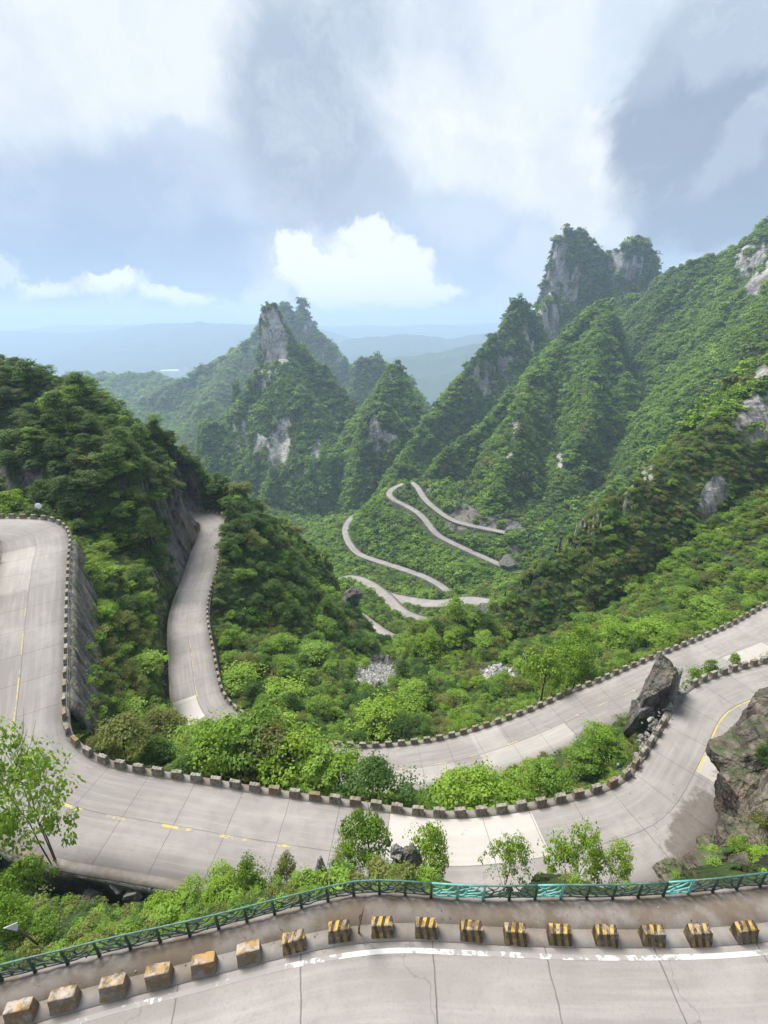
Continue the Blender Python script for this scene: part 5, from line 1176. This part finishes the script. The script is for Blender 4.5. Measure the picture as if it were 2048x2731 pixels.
HAND = [  # crown centre px, py, distance, radius, kind (0 dark 1 green 2 yellow-green 3 olive, 8/9 airy), label
 (50, 2100, 35, 3.9, 8, 'large airy light green tree at the left edge beyond the railing'),
 (985, 2235, 31, 1.7, 1, 'bushy green tree rising behind the railing beside the grey boulder'), (1150, 2262, 30, 1.35, 2, 'bright green bush-like tree right of the dark brown boulder'),
 (930, 2290, 30, .9, 2, 'small bright bush between the two boulders behind the railing'),
 (585, 2362, 25.5, 1.05, 2, 'bright green bush against the left part of the railing'), (655, 2340, 26, .95, 1, 'leafy bush behind the railing where it bends up'), (490, 2395, 25, 1.0, 1, 'green bush behind the railing before the pale boulders'), (420, 2415, 24.5, .8, 2, 'small lime bush close to the left part of the railing'), (60, 2340, 31, 1.5, 1, 'green bush on the left slope below the airy tree'), (110, 2460, 24, .9, 1, 'green bush next to the leaning sign pole'), (20, 2440, 24, 1.1, 2, 'lime bush at the left edge above the railing'), (1010, 2325, 26.5, .8, 1, 'small green bush just behind the top bend of the railing'), (760, 2325, 27, .8, 3, 'olive bush left of the upright grey boulder'),
 (1360, 2285, 28, 1.35, 9, 'thin sparse sapling, the left one over the wide road'), (1545, 2290, 28, 1.9, 8, 'wide sparse light green sapling standing before the bright road slab'), (1645, 2300, 28, 1.2, 8, 'small sparse sapling, rightmost behind the railing'),
 (1000, 2050, 49, 2.9, 0, 'dense dark green tree between the wide and the third road'), (1275, 2085, 50, 3.0, 2, 'bright yellow-green spreading tree at the edge of the third road'), (1375, 2060, 50, 2.2, 2, 'yellow-green tree right of the spreading bright one'), (1225, 2010, 53, 2.3, 8, 'airy pale green tree top over the third road'),
 (900, 1985, 53, 2.4, 2, 'yellow-tinged light tree left of the dense dark one'), (820, 2040, 50, 2.2, 1, 'mid green tree above the kerb of the wide road'),
 (545, 1985, 53.5, 2.1, 1, 'leftmost tree of the screen hiding the bottom of the U bend'), (600, 2000, 53, 2.8, 2, 'second tree from the left in the screen hiding the U bend'), (660, 1995, 53, 3.2, 1, 'third tree from the left in the screen hiding the U bend'), (715, 1990, 52.5, 3.0, 3, 'olive brown tree in the screen hiding the U bend'), (765, 1990, 52.5, 3.3, 2, 'fifth tree from the left in the screen hiding the U bend'), (830, 1990, 52, 3.3, 1, 'green tree at the right end of the screen hiding the U bend'), (1690, 1905, 56, 1.0, 1, 'green bush at the left foot of the tall crag'), (1722, 1925, 54.5, .8, 3, 'olive bush in front of the tall crag'), (1783, 1858, 58, .8, 1, 'small green bush at the right foot of the tall crag'), (1690, 1850, 57, 1.3, 0, 'dark green bush behind the left foot of the tall crag'), (1900, 1772, 65.5, .8, 2, 'low lime bush beyond the kerb right of the tall crag'), (1960, 1760, 66.5, .8, 1, 'low green bush beyond the kerb near the right edge'),
 (555, 2015, 55, 2.2, 1, 'green bush-like tree hiding the kerb left of the gap in the trees'), (640, 2030, 54, 2.0, 9, 'airy green tree with small leaves in front of the third road'), (700, 2010, 55, 2.2, 2, 'yellow-leaved tree hiding the bottom of the U bend'), (770, 2045, 52, 2.0, 1, 'leafy green tree just left of the mid green one'), (1120, 2110, 49, 1.8, 1, 'low green tree left of the spreading bright one'), (1480, 2010, 52, 2.0, 1, 'green tree among bushes at the right end of the strip'), (1580, 1930, 55, 2.4, 1, 'green tree on the bank below the tall jagged crag'), (1640, 1880, 57, 2.2, 2, 'lime tree beside the tall jagged crag'),
 (730, 1855, 92, 4.6, 2, 'round yellow-green tree inside the U of the third road'), (640, 1800, 92, 4.0, 2, 'bright lime tree left of the round yellow-green one'), (1000, 1910, 84, 4.0, 2, 'yellow-green tree top at the bottom of the U bend'), (1100, 1850, 98, 4.0, 1, 'light green tree above the U bend near its middle'),
 (1455, 1790, 82, 3.1, 2, 'lime green tree with a dark trunk, left of a pair by the third road'), (1540, 1775, 84, 3.0, 2, 'lime green tree, right of a pair by the third road'), (1540, 1725, 92, 2.8, 2, 'lime tree top behind the pair of lime trees'),
 (1215, 1625, 149, 3.8, 1, 'tree at the very top of the rounded mound in the centre of the valley'), (1290, 1700, 142, 3.4, 1, 'green tree on the right flank of the valley mound'), (1150, 1720, 142, 3.4, 2, 'lime tree on the left flank of the valley mound'),
 (645, 1625, 122, 6.0, 1, 'layered pale green tree on the spur right of the third road'), (820, 1740, 112, 4.5, 1, 'pale green tree halfway down the spur'), (1650, 1690, 112, 4.2, 2, 'lime tree in the shrubs below the brown slope'), (1750, 1680, 108, 4.0, 2, 'yellow-green tree further right below the brown slope'), (1900, 1620, 112, 4.4, 1, 'light green tree near the third road at the right'),
 (2015, 2215, 32.5, .9, 3, 'olive bush growing out of the cliff at the right edge'), (1985, 2275, 29.5, .8, 1, 'green bush at the foot of the cliff near the railing'), (2040, 2290, 28, .9, 2, 'light green bush between the cliff and the right end of the railing'), (2035, 2010, 37, .7, 0, 'small dark bush high on the cliff face at the right'),
 (430, 1930, 62, 2.6, 3, 'thin half bare tree above the kerb in the left corner'), (500, 1985, 58, 2.4, 2, 'light green young tree between the corner of the wide road and the third road'), (300, 1900, 64, 3.0, 1, 'dense green tree inside the corner of the wide road'), (260, 1800, 70, 3.2, 2, 'bright green tree in the left gully below the wall'), (370, 1770, 78, 3.4, 1, 'green tree by the inner kerb of the third road')]
for px, py, z, r_, kd, lab in HAND:
    r_ *= 1.3 if z > 44 else 1.1
    c = P(px, py, z); g_ = gz(c[0], c[1]); kind = AIRY[kd-8] if kd >= 8 else TREEKINDS[kd*2+int(px) % 2]
    ch = 1.0 if kd >= 8 else 1.05                            # height of the crown centre over the base at scale 1
    hh = c[2]-g_; hs = float(np.clip(hh/(ch*r_), .55, 2.2)); base = (c[0], c[1], c[2]-ch*r_*hs)
    r_ /= 1.0 if z < 44 or 'crag' not in lab else 1.15
    if 44 < z < 62 and 'screen' in lab: hs = 1.1; base = (c[0], c[1], g_); r_ *= 1.1
    elif 44 < z < 62: hs = min(hs, 1.15)*rng.uniform(.75, 1.0); base = (c[0], c[1], min(g_+.2, c[2]-ch*r_*hs*.7)); r_ *= 1.12
    put_tree(base, r_, kind, rng.uniform(0, 6.28), lab, None, hs, 'bush' if 'bush' in lab.split(' ')[:4] or 'bush' in lab.split(' in ')[0].split(' of ')[0] and 'tree' not in lab.split(' ')[:5] else ('sapling' if 'sapling' in lab else 'tree'), 'bush' if 'bush' in lab.split(' ')[:4] or 'bush' in lab.split(' in ')[0].split(' of ')[0] and 'tree' not in lab.split(' ')[:5] else ('sapling' if 'sapling' in lab else 'broadleaf_tree'))
Pt, sz, mi = NT
# keep the hand placed trees free
hp = np.array([P(h[0], h[1], h[2])[:2] for h in HAND]+[r_[:2] for r_ in ROCKS if r_[2] > 2.5]); hr = np.array([h[3] for h in HAND]+[r_[2]*(4.5 if r_[1] > 100 else 2.2) for r_ in ROCKS if r_[2] > 2.5])
dd = np.hypot(Pt[:, None, 0]-hp[None, :, 0], Pt[:, None, 1]-hp[None, :, 1])-hr*.6
k = dd.min(1) > 0; Pt, sz, mi = Pt[k], sz[k], mi[k]
ppx, ppy, pd = proj(Pt[:, 0], Pt[:, 1], Pt[:, 2]+sz); vis = (ppx > -20) & (ppx < 2068) & (ppy > 0) & (ppy < 2731)
el = (Pt[:, 2]+sz*1.5)/np.hypot(Pt[:, 0], Pt[:, 1]); ai = np.clip(np.searchsorted(np.radians(ang), np.arctan2(Pt[:, 0], Pt[:, 1])), 0, nA-1); ri = np.clip(np.searchsorted(rad, np.hypot(Pt[:, 0], Pt[:, 1]))-2, 0, nR-1)
vis &= el > run[ri, ai]
score = np.where(vis, sz/pd, 0); order = np.argsort(-score); NI = 262; top = order[:NI]
B_ = np.array([b[:3] for b in BLK]); used = {}; LOOK = ['dark green', 'mid green', 'yellow-green', 'olive brown']
own = []
for t in top:
    q = np.hypot(B_[:, 0]-Pt[t, 0], B_[:, 1]-Pt[t, 1]); b = int(q.argmin()); own.append((b, q[b], t))
own.sort(); 
for b, q, t in own:
    used[b] = used.get(b, 0)+1; key, n = BLK[b][3], BLK[b][4]
    lab = f'{LOOK[mi[t]]} tree, {ordw(used[b])} out from the {ordw(n)} guard block of the {key}'
    put_tree(Pt[t], sz[t], TREEKINDS[mi[t]*2+int(t) % 2], float(rng.uniform(0, 6.28)), lab, 'single trees growing along the near roads', float(rng.uniform(.85, 1.2)))
rest = np.ones(len(Pt), bool); rest[top] = False
scatter('woodland', Pt[rest], np.stack([sz[rest]]*3, 1), mi[rest]*2+rng.integers(0, 2, rest.sum()), rng.uniform(0, 6.28, rest.sum()), 'near', 'leafy trees covering the near hills and the gully', 'woodland')
# ------------------------------------------------------------------ haze
def haze():
    mb = MB(); x0, x1, y0, y1, z0, z1 = -17000, 17000, -17000, 17000, -1000, 262
    mb.add([(x0, y0, z0), (x1, y0, z0), (x1, y1, z0), (x0, y1, z0), (x0, y0, z1), (x1, y0, z1), (x1, y1, z1), (x0, y1, z1)], [(3, 2, 1, 0), (4, 5, 6, 7), (0, 1, 5, 4), (1, 2, 6, 5), (2, 3, 7, 6), (3, 0, 4, 7)])
    m = bpy.data.materials.new('haze'); m.use_nodes = True; nt = m.node_tree; nt.nodes.clear()
    o = nt.nodes.new('ShaderNodeOutputMaterial'); v = nt.nodes.new('ShaderNodeVolumePrincipled')
    v.inputs['Density'].default_value = HAZE_D; v.inputs['Color'].default_value = HAZE_C+(1,); v.inputs['Anisotropy'].default_value = .1
    nt.links.new(v.outputs[0], o.inputs['Volume'])
    tag(mb.build('haze', m), 'thin blue haze in the mountain air', 'haze', kind='stuff')
HAZE_D, HAZE_C = .00016, (.60, .76, 1.0)
haze()
